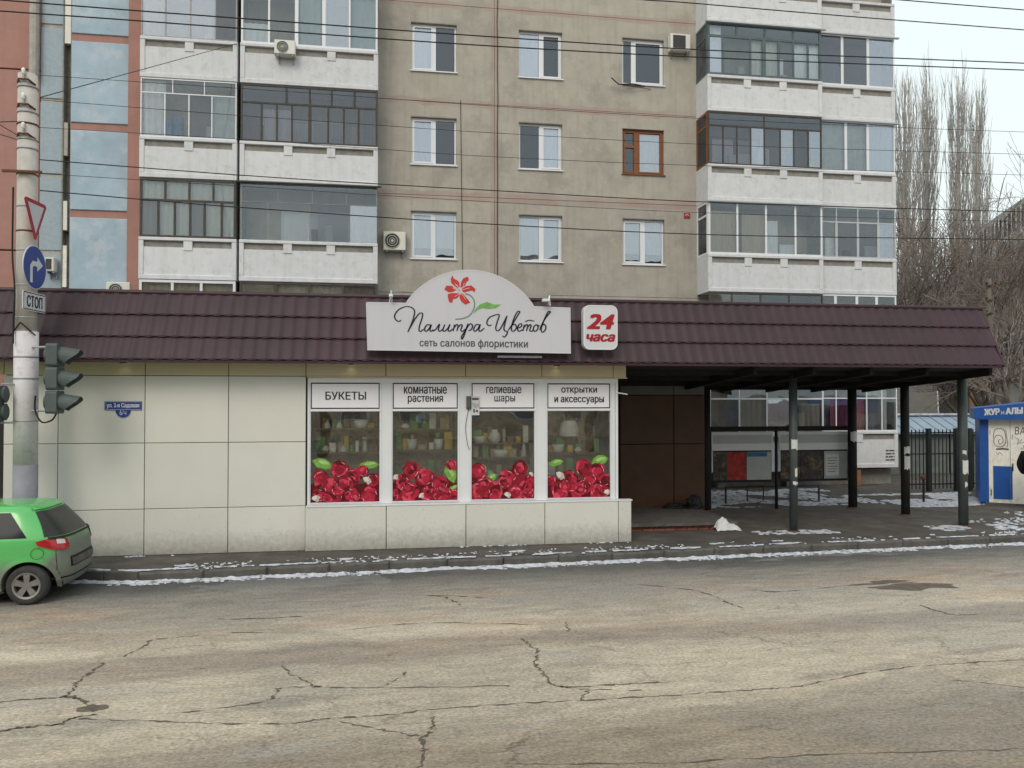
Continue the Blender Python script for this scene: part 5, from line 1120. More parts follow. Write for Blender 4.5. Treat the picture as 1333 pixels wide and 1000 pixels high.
def signal(label, c, nlamp, hh, dirx, lens=True):
    t = thing('traffic_light', c, label, 'traffic light'); x, y, z = c; s_ = dirx
    for k in range(nlamp):
        zc = z + hh * (nlamp - k - .5)
        q = MB(); q.prism(rrect(y - .17, y + .17, zc - hh / 2 + .006, zc + hh / 2 - .006, .05), lambda u, v, d: (x + s_ * d, u, v), 0, .17); q.build('housing', M['signal_grey'], t)
        q = MB(); q.prism([(y + .12 * math.cos(a), zc + .12 * math.sin(a)) for a in [2 * math.pi * i / 18 for i in range(18)]], lambda u, v, d: (x + s_ * d, u, v), -.05, 0); q.build('rear_dome', M['signal_grey'], t)
        q = MB(); n = 16; inn = []; 
        for i in range(n + 1):
            a = math.radians(-48 + 276 * i / n); dl = .31 * (.3 + .7 * min(1, max(0, (math.sin(a) + .62) / 1.15)))
            cy, czz = math.cos(a) * .145, math.sin(a) * .145
            inn.append(((x + s_ * .17, y + cy, zc + czz), (x + s_ * (.17 + dl), y + cy, zc + czz * .95 - .045), (x + s_ * .17, y + cy * .95, zc + czz * .95), (x + s_ * (.17 + dl), y + cy * .95, zc + czz * .9 - .045)))
        for a, b in zip(inn, inn[1:]): q.quad(a[0], b[0], b[1], a[1]); q.quad(a[2], a[3], b[3], b[2]); q.quad(a[1], b[1], b[3], a[3])
        q.build('visor', M['signal_grey'], t)
        MB().prism([(y + .13 * math.cos(a), zc + .13 * math.sin(a)) for a in [2 * math.pi * i / 18 for i in range(18)]], lambda u, v, d: (x + s_ * d, u, v), .172, .185).build('lens', M['black'], t)
    return t
TY = 14.1
a, b = W(64, 447, TY), W(64, 539, TY)
tl = signal('grey three lamp traffic light facing right beside the concrete pole', (a.x + .01, TY, b.z), 3, (a.z - b.z) / 3, 1)
for z in (b.z + .05, a.z - .06): MB().tube([(a.x + .03, TY, z), (ax(z).x, PY - .05, z)], .02, 6).build('bracket', M['galvan'], tl)
MB().tube(smoothpts([(a.x + .12, TY, b.z + .01), (a.x + .06, TY - .02, b.z - .1), (a.x - .08, TY - .05, b.z - .13), (a.x - .2, TY, b.z + .05), (a.x - .2, TY, b.z + .3)], 8), .014, 6).build('lead', M['wire'], tl)
a, b = W(6, 502, TY), W(6, 548, TY)
t2 = signal('small two lamp pedestrian signal cut by the left edge beyond the pole', (a.x - .02, TY, b.z), 2, (a.z - b.z) / 2, -1)
for z in (b.z - .03, a.z + .02): MB().tube([(a.x - .05, TY, z), (ax(z).x, PY - .05, z)], .018, 6).build('bracket', M['galvan'], t2)

# ------------------------------------------------------------------ green hatchback
SLC = [(.17, -.46, 3.15, .76), (.22, -.58, 3.24, .80), (.32, -.64, 3.31, .83), (.44, -.665, 3.34, .846), (.55, -.67, 3.34, .852), (.66, -.655, 3.31, .853), (.76, -.645, 3.25, .85), (.84, -.635, 3.05, .845), (.90, -.615, 2.75, .838), (.96, -.59, 2.5, .826), (1.0, -.565, 2.4, .812),
       (1.06, -.52, 2.28, .79), (1.14, -.455, 2.13, .757), (1.22, -.385, 1.96, .722), (1.30, -.31, 1.78, .685), (1.37, -.24, 1.58, .648), (1.415, -.19, 1.42, .615), (1.445, -.13, 1.28, .575), (1.465, -.03, 1.1, .51), (1.478, .15, .9, .38)]
SLC = [(z_, xr_ + .13, xf_, w_) for z_, xr_, xf_, w_ in SLC]
def slc(z):
    if z <= SLC[0][0]: return SLC[0][1:]
    for a, b in zip(SLC, SLC[1:]):
        if z <= b[0]: t = (z - a[0]) / (b[0] - a[0]); return tuple(a[i] + (b[i] - a[i]) * t for i in (1, 2, 3))
    return SLC[-1][1:]
def csurf(th, z, off=0.):
    xr, xf, w = slc(z); xc, a = (xr + xf) / 2, (xf - xr) / 2; n = 4.6
    c_, s_ = math.cos(th), math.sin(th); X = xc + (a + off) * math.copysign(abs(c_) ** (2 / n), c_); Y = (w + off) * math.copysign(abs(s_) ** (2 / n), s_); return (X, Y, z)
def theta_side(x, z):                       # angle for a given x on the +y side
    xr, xf, w = slc(z); xc, a = (xr + xf) / 2, (xf - xr) / 2; u = max(-1, min(1, (x - xc) / a)); return math.acos(math.copysign(abs(u) ** 2.3, u))
car = thing('parked_car', (0, 0, 0), 'bright green hatchback with dirty tail at the left edge of the road', 'car')
def cpatch(name, m, poly_fn, nu, nv, off, parent, smooth=True):
    q = MB(); vs = [poly_fn(i / nu, j / nv) for j in range(nv + 1) for i in range(nu + 1)]; vs = [csurf(t, z, off) for t, z in vs]
    q.add(vs, [(j * (nu + 1) + i, j * (nu + 1) + i + 1, (j + 1) * (nu + 1) + i + 1, (j + 1) * (nu + 1) + i) for j in range(nv) for i in range(nu)]); return q.build(name, M[m], parent, smooth, local=True)
q = MB(); NT = 160; WB = 2.49; WR = .292
ths = [2 * math.pi * i / NT for i in range(NT)]
# denser angles at the flanks: reparametrise by x spacing
half = [math.acos(math.copysign(abs(u) ** 2.3, u)) for u in [1 - 2 * i / 110 for i in range(111)]]
ths = half[:-1] + [2 * math.pi - t for t in half[::-1]][:-1]
ths = sorted(set(round(t, 6) for t in ths)); extra = [math.pi - .9 + .18 * k for k in range(11)] + [-.9 + .18 * k for k in range(11)]
ths = sorted(set(ths + [e % (2 * math.pi) for e in extra])); NT = len(ths)
zlev = sorted(set([s[0] for s in SLC] + [.2, .25, .29, .38, .5, .6, .63, .7, .8, .87, .93]))
vs = [csurf(t, z) for z in zlev for t in ths]; fs = []
for j in range(len(zlev) - 1):
    for i in range(NT):
        i2 = (i + 1) % NT; cx_ = sum(vs[k][0] for k in (j * NT + i, j * NT + i2)) / 2; cy_ = abs(vs[j * NT + i][1]); cz_ = (zlev[j] + zlev[j + 1]) / 2
        if cy_ > .5 and any(math.hypot(cx_ - xw, cz_ - WR) < .395 for xw in (0, WB)): continue
        fs.append((j * NT + i, j * NT + i2, (j + 1) * NT + i2, (j + 1) * NT + i))
fs.append(tuple((len(zlev) - 1) * NT + i for i in range(NT))); q.add(vs, fs)
body = q.build('body', M['car_green'], car, True, local=True)
for sgn in (1, -1):
    for xw in (0, WB):
        pr = None; q = MB()
        for k in range(25):
            a = math.radians(-12 + 204 * k / 24); x = xw + .355 * math.cos(a); z = max(.17, WR + .355 * math.sin(a)); yo = csurf(theta_side(x, z), z)[1] * sgn
            cur = ((x, yo + sgn * .014, z), (xw + (x - xw) * 1.2, yo + sgn * .004, max(.17, WR + (z - WR) * 1.2)), (x, yo - sgn * .25, z))
            if pr: q.quad(pr[0], cur[0], cur[1], pr[1]); q.quad(pr[0], pr[2], cur[2], cur[0])
            pr = cur
        q.build('wheel_arch', M['car_green'], body, True, local=True)
q = MB(); q.box(-.26, 3.1, -.62, .62, .2, .6); q.build('underbody', M['black'], car, local=True)
# side glass, both sides
for sgn in (1, -1):
    def side(x0b, x1b, x0t, x1t, z0, z1):
        def fn(u, v):
            z = z0 + (z1 - z0) * v; x = (x0b + (x1b - x0b) * u) * (1 - v) + (x0t + (x1t - x0t) * u) * v; t = theta_side(x, z); return (t if sgn > 0 else 2 * math.pi - t, z)
        return fn
    cpatch('side_window', 'car_glass', side(.02, .88, .3, .9, 1.0, 1.37), 10, 6, .006, body); cpatch('side_window', 'car_glass', side(.97, 2.0, .97, 1.5, 1.0, 1.37), 10, 6, .006, body)
    cpatch('door_seam', 'black', side(.42, .432, .5, .512, .3, 1.0), 1, 14, .004, body); cpatch('door_seam', 'black', side(.92, .932, .92, .932, .3, 1.0), 1, 10, .004, body)
    cpatch('door_handle', 'car_green', side(.52, .72, .52, .72, .87, .9), 8, 2, .03, body)
    # tail lamp wraps the corner
    def tl_(u, v):
        z = .8 + .16 * v; ta = theta_side(-.1, z); tb = math.pi - .12; t = ta + (tb - ta) * u
        zz2 = .91 + (.1 * v - .05) * math.sin(math.pi * min(1, .1 + .8 * u)) * 1.9 - .05 * u; return (t if sgn > 0 else 2 * math.pi - t, zz2)
    tlp = cpatch('tail_lamp', 'lamp_red', lambda u, v: tl_(u * .8, v), 16, 4, .014, body)
    cpatch('reversing_lamp', 'lamp_clear', lambda u, v: tl_(.44 + .25 * u, .5 + .38 * v), 6, 2, .02, body)
cpatch('rear_window', 'car_rear_glass', lambda u, v: (math.pi - (.86 - .12 * v) + 2 * (.86 - .12 * v) * u, 1.0 + .37 * v), 20, 8, .008, body)
for sg_ in (1, -1): cpatch('tailgate_seam', 'black', lambda u, v: (math.pi + sg_ * (.62 + .012 * u), .48 + .5 * v), 1, 12, .003, body)
cpatch('tailgate_lip', 'black', lambda u, v: (math.pi - .8 + 1.6 * u, .965 + .03 * v), 16, 2, .03, body)
cpatch('roof_spoiler', 'car_green', lambda u, v: (math.pi - .8 + 1.6 * u, 1.4 + .04 * v), 16, 3, .03, body)
cpatch('bumper_slot', 'black', lambda u, v: (math.pi - .75 + 1.5 * u, .345 + .022 * v), 16, 2, .012, body)
cpatch('plate_recess', 'black', lambda u, v: (math.pi - .28 + .56 * u, .5 + .16 * v), 8, 2, .006, body)
cpatch('number_plate', 'kerb', lambda u, v: (math.pi - .25 + .5 * u, .52 + .11 * v), 8, 2, .014, body)
q = MB(); fc = (.02 - .17, .76)
for k in range(25):
    pass
fl_ = []
for k in range(33):
    a = 2 * math.pi * k / 32; x, z = -.12 + .085 * math.cos(a), .76 + .085 * math.sin(a); fl_.append(csurf(theta_side(x, z), z, .012)); fl_.append(csurf(theta_side(-.12 + .079 * math.cos(a), .76 + .079 * math.sin(a)), .76 + .079 * math.sin(a), .012))
q.add(fl_, [(2 * k, 2 * k + 1, 2 * k + 3, 2 * k + 2) for k in range(32)]); q.build('fuel_flap', M['black'], body, local=True)
MB().tube([(1.0, 0, 1.47), (.95, 0, 1.6)], .006, 5).build('aerial', M['black'], body, local=True)
def wheel(x, sgn):
    y = sgn * .745; q = MB(); pr = ((.19, -.085), (.235, -.095), (.275, -.09), (WR, -.06), (WR, .06), (.275, .09), (.235, .095), (.19, .085)); n = 36
    vs = [(x + r_ * math.cos(2 * math.pi * i / n), y + d, WR + r_ * math.sin(2 * math.pi * i / n)) for r_, d in pr for i in range(n)]
    q.add(vs, [(k * n + i, k * n + (i + 1) % n, (k + 1) * n + (i + 1) % n, (k + 1) * n + i) for k in range(7) for i in range(n)]); w = q.build('wheel', M['rubber'], car, True, local=True)
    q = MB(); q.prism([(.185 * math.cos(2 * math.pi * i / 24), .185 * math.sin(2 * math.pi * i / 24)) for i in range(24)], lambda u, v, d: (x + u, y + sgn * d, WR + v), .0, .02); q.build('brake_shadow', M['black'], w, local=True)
    q = MB(); P = lambda r_, a, d: (x + r_ * math.cos(a), y + sgn * d, WR + r_ * math.sin(a))
    for i in range(36):
        a, b = 2 * math.pi * i / 36, 2 * math.pi * (i + 1) / 36; q.quad(P(.2, a, .09), P(.2, b, .09), P(.172, b, .082), P(.172, a, .082)); q.quad(P(.172, a, .082), P(.172, b, .082), P(.168, b, .02), P(.168, a, .02))
    for k in range(5):
        a = math.pi / 2 + 2 * math.pi * k / 5
        q.add([P(.05, a - .75, .075), P(.05, a + .75, .075), P(.175, a + .27, .082), P(.175, a - .27, .082), P(.05, a - .75, .03), P(.05, a + .75, .03), P(.175, a + .27, .03), P(.175, a - .27, .03)], [(0, 1, 2, 3), (0, 3, 7, 4), (1, 5, 6, 2)])
    q.prism([(.055 * math.cos(2 * math.pi * i / 16), .055 * math.sin(2 * math.pi * i / 16)) for i in range(16)], lambda u, v, d: (x + u, y + sgn * d, WR + v), .02, .08); q.build('rim', M['alloy'], w, local=True)
for x in (0, WB):
    for s_ in (1, -1): wheel(x, s_)
CS = .945
cc = G(30, 787, ROADZ); car.scale = (CS, CS, CS); car.rotation_euler[2] = math.pi + .02
car.location = (cc.x + .05, cc.y + .74 * CS + .02, ROADZ)
# road dirt over the lower body, in the car's own coordinates
N, L = nodes_of(M['car_green']); b = N['Principled BSDF']; src = b.inputs['Base Color'].links[0].from_socket
tc = N.new('ShaderNodeTexCoord'); sp = N.new('ShaderNodeSeparateXYZ'); L.new(tc.outputs['Object'], sp.inputs[0])
ns = N.new('ShaderNodeTexNoise'); ns.inputs['Scale'].default_value = 5; ns.inputs['Detail'].default_value = 6; L.new(tc.outputs['Object'], ns.inputs['Vector'])
def mth(op, *a):
    x = N.new('ShaderNodeMath'); x.operation = op
    for i, q in enumerate(a):
        if hasattr(q, 'links'): L.new(q, x.inputs[i])
        else: x.inputs[i].default_value = q
    return x.outputs[0]
rear = N.new('ShaderNodeMapRange'); rear.inputs[1].default_value = -.18; rear.inputs[2].default_value = -.5; rear.inputs[4].default_value = .42; L.new(sp.outputs[0], rear.inputs[0])
hgt = mth('SUBTRACT', mth('ADD', .52, mth('ADD', rear.outputs[0], mth('MULTIPLY', ns.outputs[0], .22))), sp.outputs[2])
dm_ = N.new('ShaderNodeMapRange'); dm_.inputs[1].default_value = -.08; dm_.inputs[2].default_value = .16; dm_.inputs[4].default_value = .93; L.new(hgt, dm_.inputs[0])
x_ = N.new('ShaderNodeMix'); x_.data_type = 'RGBA'; L.new(dm_.outputs[0], x_.inputs[0]); L.new(src, x_.inputs[6]); x_.inputs[7].default_value = (.17, .162, .148, 1); L.new(x_.outputs[2], b.inputs['Base Color'])
rr_ = N.new('ShaderNodeMapRange'); rr_.inputs[3].default_value = .22; rr_.inputs[4].default_value = .85; L.new(dm_.outputs[0], rr_.inputs[0]); L.new(rr_.outputs[0], b.inputs['Roughness'])
cw = N.new('ShaderNodeMapRange'); cw.inputs[3].default_value = .5; cw.inputs[4].default_value = 0; L.new(dm_.outputs[0], cw.inputs[0]); L.new(cw.outputs[0], b.inputs['Coat Weight'])

# ------------------------------------------------------------------ bus stop screen behind the canopy
BY = 18.95; bs_ = thing('bus_stop_screen', (9.8, BY, 0), 'dark steel bus stop frame with two white edged notice boards behind the canopy', 'screen')
bx = lambda px: wx(px, BY, 600); bz = lambda py: W(1015, py, BY).z
MB().box(bx(924), bx(1107), BY - .03, BY + .03, bz(561), bz(555)).build('rail', M['beam_dark'], bs_)
for px in (923.5, 1010.5): MB().tube([(bx(px), BY, 0), (bx(px), BY, bz(555))], .04, 10).build('upright', M['beam_dark'], bs_, smooth=True)
for a, b, ps in ((926, 1006, (('poster_dark', .02, .25), ('poster_red', .25, .56), ('poster_grey', .57, .97))), (1014, 1105, (('poster_dark', .02, .3), ('poster_dark', .31, .62), ('poster_grey', .64, .97)))):
    x0, x1 = bx(a), bx(b); fr = MB()
    fr.box(x0, x1, BY - .025, BY + .02, bz(586), bz(577)); fr.box(x0, x1, BY - .025, BY + .02, bz(566), bz(562)); fr.box(x1 - .04, x1, BY - .02, BY + .02, bz(613), bz(586)); fr.box(x1 - .035, x1, BY - .02, BY + .02, bz(577), bz(566)); fr.box(x0, x0 + .03, BY - .02, BY + .02, bz(613), bz(566) - .0)
    f_ = fr.build('board_frame', M['white_pvc'], bs_)
    MB().box(x0 + .031, x1 - .036, BY - .012, BY + .012, bz(577) + .002, bz(566) - .002).build('blank_strip', M['grey_pvc'], f_)
    MB().box(x0 + .031, x1 - .041, BY - .006, BY + .006, bz(627), bz(586) - .002).build('board', M['beam_dark'], f_)
    for m, u, v in ps: MB().box(x0 + (x1 - x0) * u, x0 + (x1 - x0) * v, BY - .014, BY - .007, bz(624), bz(588)).build('poster', M[m], f_)
    if a < 1000: MB().box(x0 + (x1 - x0) * .575, x0 + (x1 - x0) * .9, BY - .018, BY - .0145, bz(594), bz(588.5)).build('poster_heading', M['paper_blue'], f_)
    else:
        q0, q1 = x0 + (x1 - x0) * .66, x0 + (x1 - x0) * .85; MB().box(q0, q1, BY - .02, BY - .0145, bz(620), bz(592)).build('leaflet', M['paper'], f_)
        q = MB()
        for k in range(6): q.box(q0 + .05, q1 - .05 - .03 * (k % 3), BY - .024, BY - .0205, bz(597 + k * 3.6) - .008, bz(597 + k * 3.6) + .008)
        q.build('leaflet_print', M['ink_grey'], f_)
# low rails behind it
for i, (a, b) in enumerate(((972, 993),)):
    q = MB(); x0, x1 = wx(a, 20.4), wx(b, 20.4); q.tube([(x0, 20.4, 0), (x0, 20.4, .42), (x1, 20.4, .42), (x1, 20.4, 0)], .022, 6)
    tag(q.build('hoop_rail', M['rust'], None, loc=(x0, 20.4, 0)), 'low rusty hoop rail in the snow behind the bus stop boards', 'rail')
for i, (px, lb) in enumerate(((944, 'short pale post stub in the snow below the red poster'), (1065, 'short dark post stub in the snow below the white leaflet'))):
    x0 = wx(px, 20.0); tag(MB().lathe((x0, 20.0, 0), ((.03, 0), (.03, .42), (.02, .45)), 8).build('post_stub', M['kerb'], None, loc=(x0, 20, 0)), lb, 'post')
x0 = wx(1201, 19.4); o = thing('marker_post', (x0, 19.4, 0), 'thin dark post with a small knob standing in snow left of the fence', 'post')
MB().tube([(x0, 19.4, 0), (x0, 19.4, .62)], .03, 8).build('post', M['beam_dark'], o); MB().lathe((x0, 19.4, .6), ((.03, 0), (.07, .04), (.06, .1), (.02, .13)), 10).build('knob', M['rust'], o)

# ------------------------------------------------------------------ fence, garage, brick annexe
FY = 21.7; fx0, fx1 = wx(1180, FY, 600), wx(1300, FY, 600); fzt = W(1230, 559, FY).z; fzb = .08
fn_ = thing('picket_fence', ((fx0 + fx1) / 2, FY, 0), 'black steel picket fence between the apartment block and the kiosk', 'fence')
for px in (1209, 1245, 1262, 1290):
    x = wx(px, FY, 600); MB().box(x - .06, x + .06, FY - .06, FY + .06, 0, fzt + .03).build('fence_post', M['fence_black'], fn_)
for z in (fzt - .12, fzt - .75, fzb + .12): MB().box(fx0, fx1, FY - .015, FY + .015, z, z + .04).build('rail', M['fence_black'], fn_)
pk = MB(); pk.box(-.014, .014, -.034, -.016, fzb, fzt); pm_ = pk.mesh('picket', M['fence_black']); x = fx0 + .03
while x < fx1:
    o = bpy.data.objects.new('picket', pm_); COL.objects.link(o); o.parent = fn_; o.location = Vector((x, FY, 0)) - fn_.location; x += .128
GY = 26.5; ga = thing('garage', (wx(1230, GY), GY, 0), 'low grey garage with a snowy light blue sheet roof behind the picket fence', 'garage')
gx0, gx1 = wx(1150, GY, 560), wx(1345, GY, 560); gz0, gz1 = W(1230, 562, GY).z, W(1230, 542, GY).z - .12
MB().box(gx0, gx1, GY + .3, GY + 4, -.1, gz0).build('wall', M['garage'], ga)
q = MB(); q.add([(gx0 - .1, GY, gz0 - .08), (gx1, GY, gz0 - .08), (gx1, GY + 1.3, gz1 + .05), (gx0 - .1, GY + 1.3, gz1 + .05), (gx0 - .1, GY, gz0), (gx1, GY, gz0), (gx1, GY + 1.3, gz1 + .13), (gx0 - .1, GY + 1.3, gz1 + .13)], [(0, 3, 2, 1), (4, 5, 6, 7), (0, 1, 5, 4), (1, 2, 6, 5), (2, 3, 7, 6), (3, 0, 4, 7)]); rf = q.build('roof', M['roof_blue'], ga)
x = gx0
while x < gx1 - .1:
    q = MB(); q.add([(x, GY - .005, gz0 + .002), (x + .035, GY - .005, gz0 + .002), (x + .035, GY + 1.3, gz1 + .132), (x, GY + 1.3, gz1 + .132), (x, GY - .005, gz0 + .03), (x + .035, GY - .005, gz0 + .03), (x + .035, GY + 1.3, gz1 + .16), (x, GY + 1.3, gz1 + .16)], [(0, 3, 2, 1), (4, 5, 6, 7), (0, 1, 5, 4), (1, 2, 6, 5), (2, 3, 7, 6), (3, 0, 4, 7)]); q.build('roof_rib', M['roof_blue'], rf); x += .45
MB().box(gx0, gx1, GY + 1.1, GY + 1.5, gz1 + .13, gz1 + .2).build('roof_snow', M['snow'], rf)
for px in (1195, 1228, 1258): x = wx(px, GY); MB().bbox(x - .55, x + .5, GY + .26, GY + .31, 0, gz0 - .1, .01).build('door', M['garage'], ga)
# grey brick annexe: every brick of the strip in view
AY = 31.; ann = thing('brick_annexe', (wx(1215, AY), AY, 0), 'grey silicate brick annexe wall behind the garage', 'building')
ax0, ax1 = wx(1165, AY, 520), wx(1262, AY, 520); az1 = W(1215, 497, AY).z
MB().box(ax0, ax1, AY + .03, AY + 5, -.1, az1).build('wall', M['mortar'], ann)
MB().box(ax0 - .1, ax1 + .1, AY - .15, AY + 5, az1, az1 + .07).build('coping', M['snow'], ann)
bq = MB(); bq.bbox(.005, .25, 0, .05, .004, .082, .004); bmf = bq.mesh('brick', M['brick_far']); rest = MB(); row = 0; z = az1 - .0865; cnt = 0
while z > az1 - 1.65:
    x = ax0 + (.127 if row % 2 else 0)
    while x < ax1 - .26:
        if x > wx(1218, AY, 520) and cnt < 300:
            o = bpy.data.objects.new('brick', bmf); COL.objects.link(o); o.parent = ann; o.location = Vector((x, AY - .015 + random.uniform(-.004, .004), z)) - ann.location; cnt += 1
        else: rest.bbox(x + .005, x + .25, AY - .015, AY + .035, z + .004, z + .082, .004)
        x += .2555
    z -= .0865; row += 1
o = rest.build('brickwork', M['brick_far'], ann); o['kind'] = 'stuff'
by_ = 29.3; p0_, p1_ = W(1180, 513, by_), W(1220.5, 546, by_)
bd = thing('blank_board', (p1_.x, by_, 0), 'large blank grey board standing in front of the brick annexe', 'board')
MB().add([(p0_.x, by_, p1_.z), (p1_.x, by_, p1_.z), (p1_.x, by_, p0_.z + .1), (p0_.x, by_, p0_.z - .02), (p0_.x, by_ + .06, p1_.z), (p1_.x, by_ + .06, p1_.z), (p1_.x, by_ + .06, p0_.z + .1), (p0_.x, by_ + .06, p0_.z - .02)], [(0, 1, 2, 3), (7, 6, 5, 4), (0, 4, 5, 1), (1, 5, 6, 2), (2, 6, 7, 3), (3, 7, 4, 0)])
q = MB(); q.add([(p0_.x, by_, p1_.z), (p1_.x, by_, p1_.z), (p1_.x, by_, p0_.z + .1), (p0_.x, by_, p0_.z - .02), (p0_.x, by_ + .06, p1_.z), (p1_.x, by_ + .06, p1_.z), (p1_.x, by_ + .06, p0_.z + .1), (p0_.x, by_ + .06, p0_.z - .02)], [(0, 1, 2, 3), (7, 6, 5, 4), (0, 4, 5, 1), (1, 5, 6, 2), (2, 6, 7, 3), (3, 7, 4, 0)]); q.build('panel', M['board'], bd)
for x in (p0_.x + .3, p1_.x - .2): MB().box(x, x + .08, by_ + .06, by_ + .14, 0, p0_.z - .1).build('leg', M['rust'], bd)
MB().tube([(p1_.x + .04, by_, p1_.z), (p1_.x + .0, by_, p0_.z + .12)], .03, 6).build('edge_tube', M['white_pvc'], bd)

# ------------------------------------------------------------------ magazine kiosk
KR = math.radians(-36); kc = G(1286, 657)
ki = thing('magazine_kiosk', (kc.x, kc.y, 0), 'small white and blue magazine kiosk with scribbles at the right edge', 'kiosk', rotz=KR)
K = lambda mb, n, m, par=None, sm=False: mb.build(n, M[m], par or ki, sm, local=True)
KW, KD, KH = 2.4, 1.9, 2.26
K(MB().box(.03, KW, .02, KD, .06, KH), 'wall', 'kiosk_white')
K(MB().box(-.06, KW + .05, -.06, KD, -.02, .06), 'base', 'kerb')
K(MB().box(-.17, .03, .0, KD, .06, KH), 'corner_post', 'kiosk_blue')
q = MB(); q.add([(-.3, -.22, KH - .02), (KW + .2, -.22, KH - .02), (KW + .2, KD + .1, KH - .02), (-.3, KD + .1, KH - .02), (-.3, -.22, KH + .27), (KW + .2, -.22, KH + .62), (KW + .2, KD + .1, KH + .62), (-.3, KD + .1, KH + .27)], [(0, 3, 2, 1), (4, 5, 6, 7), (0, 1, 5, 4), (1, 2, 6, 5), (2, 3, 7, 6), (3, 0, 4, 7)]); fb = K(q, 'fascia', 'kiosk_blue')
slope = .35 / (KW + .5); tz = lambda x: KH + .07 + (x + .3) * slope * .5
def kt(key, x0, x1, m, h=.17): K(MB().text(key, lambda u, v: (x0 + (x1 - x0) * u, -.226, tz(x0 + (x1 - x0) * u) + h * v), .03, .04), 'lettering', m, fb)
kt('mag1', -.08, .27, 'sign_white'); kt('mag2', .3, .37, 'grey_pvc', .1); kt('mag3', .4, .78, 'sign_white')
K(MB().bbox(.13, .56, -.0, .025, .16, 1.02, .01), 'hatch_panel', 'kiosk_blue'); K(MB().box(.515, .525, .0, .02, .06, KH - .03), 'seam', 'grey_pvc')
K(MB().box(.555, .58, -.012, .018, .9, 1.1), 'hinge', 'black'); K(MB().box(.07, .09, -.01, .018, .25, .4), 'hinge', 'black')
q = MB(); KF = lambda u, v, d: (u, .014, v)
q.ribbon(smoothpts([(.14, 1.75), (.17, 1.95), (.27, 2.0), (.38, 1.96), (.42, 1.75), (.4, 1.6), (.3, 1.52), (.18, 1.56), (.15, 1.7), (.22, 1.82), (.32, 1.8), (.36, 1.68), (.3, 1.6), (.25, 1.66), (.28, 1.72)]), .014, KF)
q.ribbon([(.2, 1.46), (.35, 1.475), (.48, 1.46)], .04, KF); q.ribbon(smoothpts([(.42, 1.98), (.44, 1.8), (.46, 1.62), (.44, 1.5)]), .012, KF); q.ribbon(smoothpts([(.06, 1.84), (.07, 1.95)]), .012, KF)
q.text('vas', lambda u, v: (.62 + .36 * u, .013, 1.85 + .2 * v)); 
for st_ in ([(.62, 1.78), (.7, 1.72), (.68, 1.6), (.78, 1.74)], [(.72, 1.62), (.85, 1.66), (.8, 1.52), (.95, 1.6)], [(.82, 1.78), (.95, 1.7), (.9, 1.62)], [(.75, 1.5), (.9, 1.48), (1.0, 1.55)], [(.2, 1.38), (.24, 1.32), (.28, 1.38), (.34, 1.3)], [(.56, 1.72), (.57, 1.86)]): q.ribbon(smoothpts(st_), .01, KF)
K(q, 'graffiti', 'ink_grey')

# ------------------------------------------------------------------ person beside the kiosk
pc = G(1345, 667); 
def skin(name, verts, edges, radii, m, parent, root=0, sub=2):
    me = bpy.data.meshes.new(name); me.from_pydata([tuple(v) for v in verts], edges, []); me.materials.append(M[m]); me.update()
    o = bpy.data.objects.new(name, me); COL.objects.link(o); o.parent = parent
    md = o.modifiers.new('skin', 'SKIN'); md.use_smooth_shade = True; 
    if not me.skin_vertices: me.attributes.new  # created with the modifier below
    bpy.context.view_layer.objects.active = o
    if not me.skin_vertices: bpy.ops.mesh.customdata_skin_add()
    sv = me.skin_vertices[0].data
    for i, r_ in enumerate(radii): sv[i].radius = r_ if isinstance(r_, tuple) else (r_, r_); sv[i].use_root = i == root
    s = o.modifiers.new('sub', 'SUBSURF'); s.levels = sub; s.render_levels = sub; return o
pe = thing('person', (pc.x, pc.y, 0), 'person in black jacket and dark trousers standing by the kiosk at right edge', 'person', rotz=math.radians(-50))
pv = [(0, 0, .95), (0, 0, 1.15), (0, .0, 1.36), (0, .0, 1.47), (0, .02, 1.54), (0, .03, 1.62), (0, .03, 1.71),
      (-.19, 0, 1.42), (-.27, .0, 1.16), (-.22, .08, .98), (-.18, .12, .92), (.19, 0, 1.42), (.27, .0, 1.16), (.22, .08, .98), (.18, .12, .92),
      (-.1, 0, .9), (-.11, .02, .5), (-.11, -.01, .1), (-.12, .14, .05), (.1, 0, .9), (.11, .02, .5), (.11, -.01, .1), (.12, .14, .05)]
pe_e = [(0, 1), (1, 2), (2, 3), (3, 4), (4, 5), (5, 6), (2, 7), (7, 8), (8, 9), (9, 10), (2, 11), (11, 12), (12, 13), (13, 14), (0, 15), (15, 16), (16, 17), (17, 18), (0, 19), (19, 20), (20, 21), (21, 22)]
pr_ = [(.2, .15), (.22, .16), (.2, .15), (.07, .07), (.06, .065), (.088, .1), (.06, .07), .1, .09, .075, .05, .1, .09, .075, .05, .1, .075, .055, .045, .1, .075, .055, .045]
skin('body', pv, pe_e, pr_, 'coat_black', pe)
q = MB(); q.lathe((0, .03, 1.6), ((.098, .0), (.108, .06), (.095, .12), (.04, .155)), 14); q.build('knit_hat', M['hair'], pe, True, local=True)
q = MB(); q.lathe((0, .125, 1.555), ((.02, -.02), (.05, .0), (.055, .05), (.03, .075)), 10); q.build('face', M['skin'], pe, True, local=True)
q = MB()
for s_ in (-.115, .115): q.bbox(s_ - .055, s_ + .055, -.08, .22, 0, .09, .02)
q.build('shoes', M['shoe'], pe, local=True)

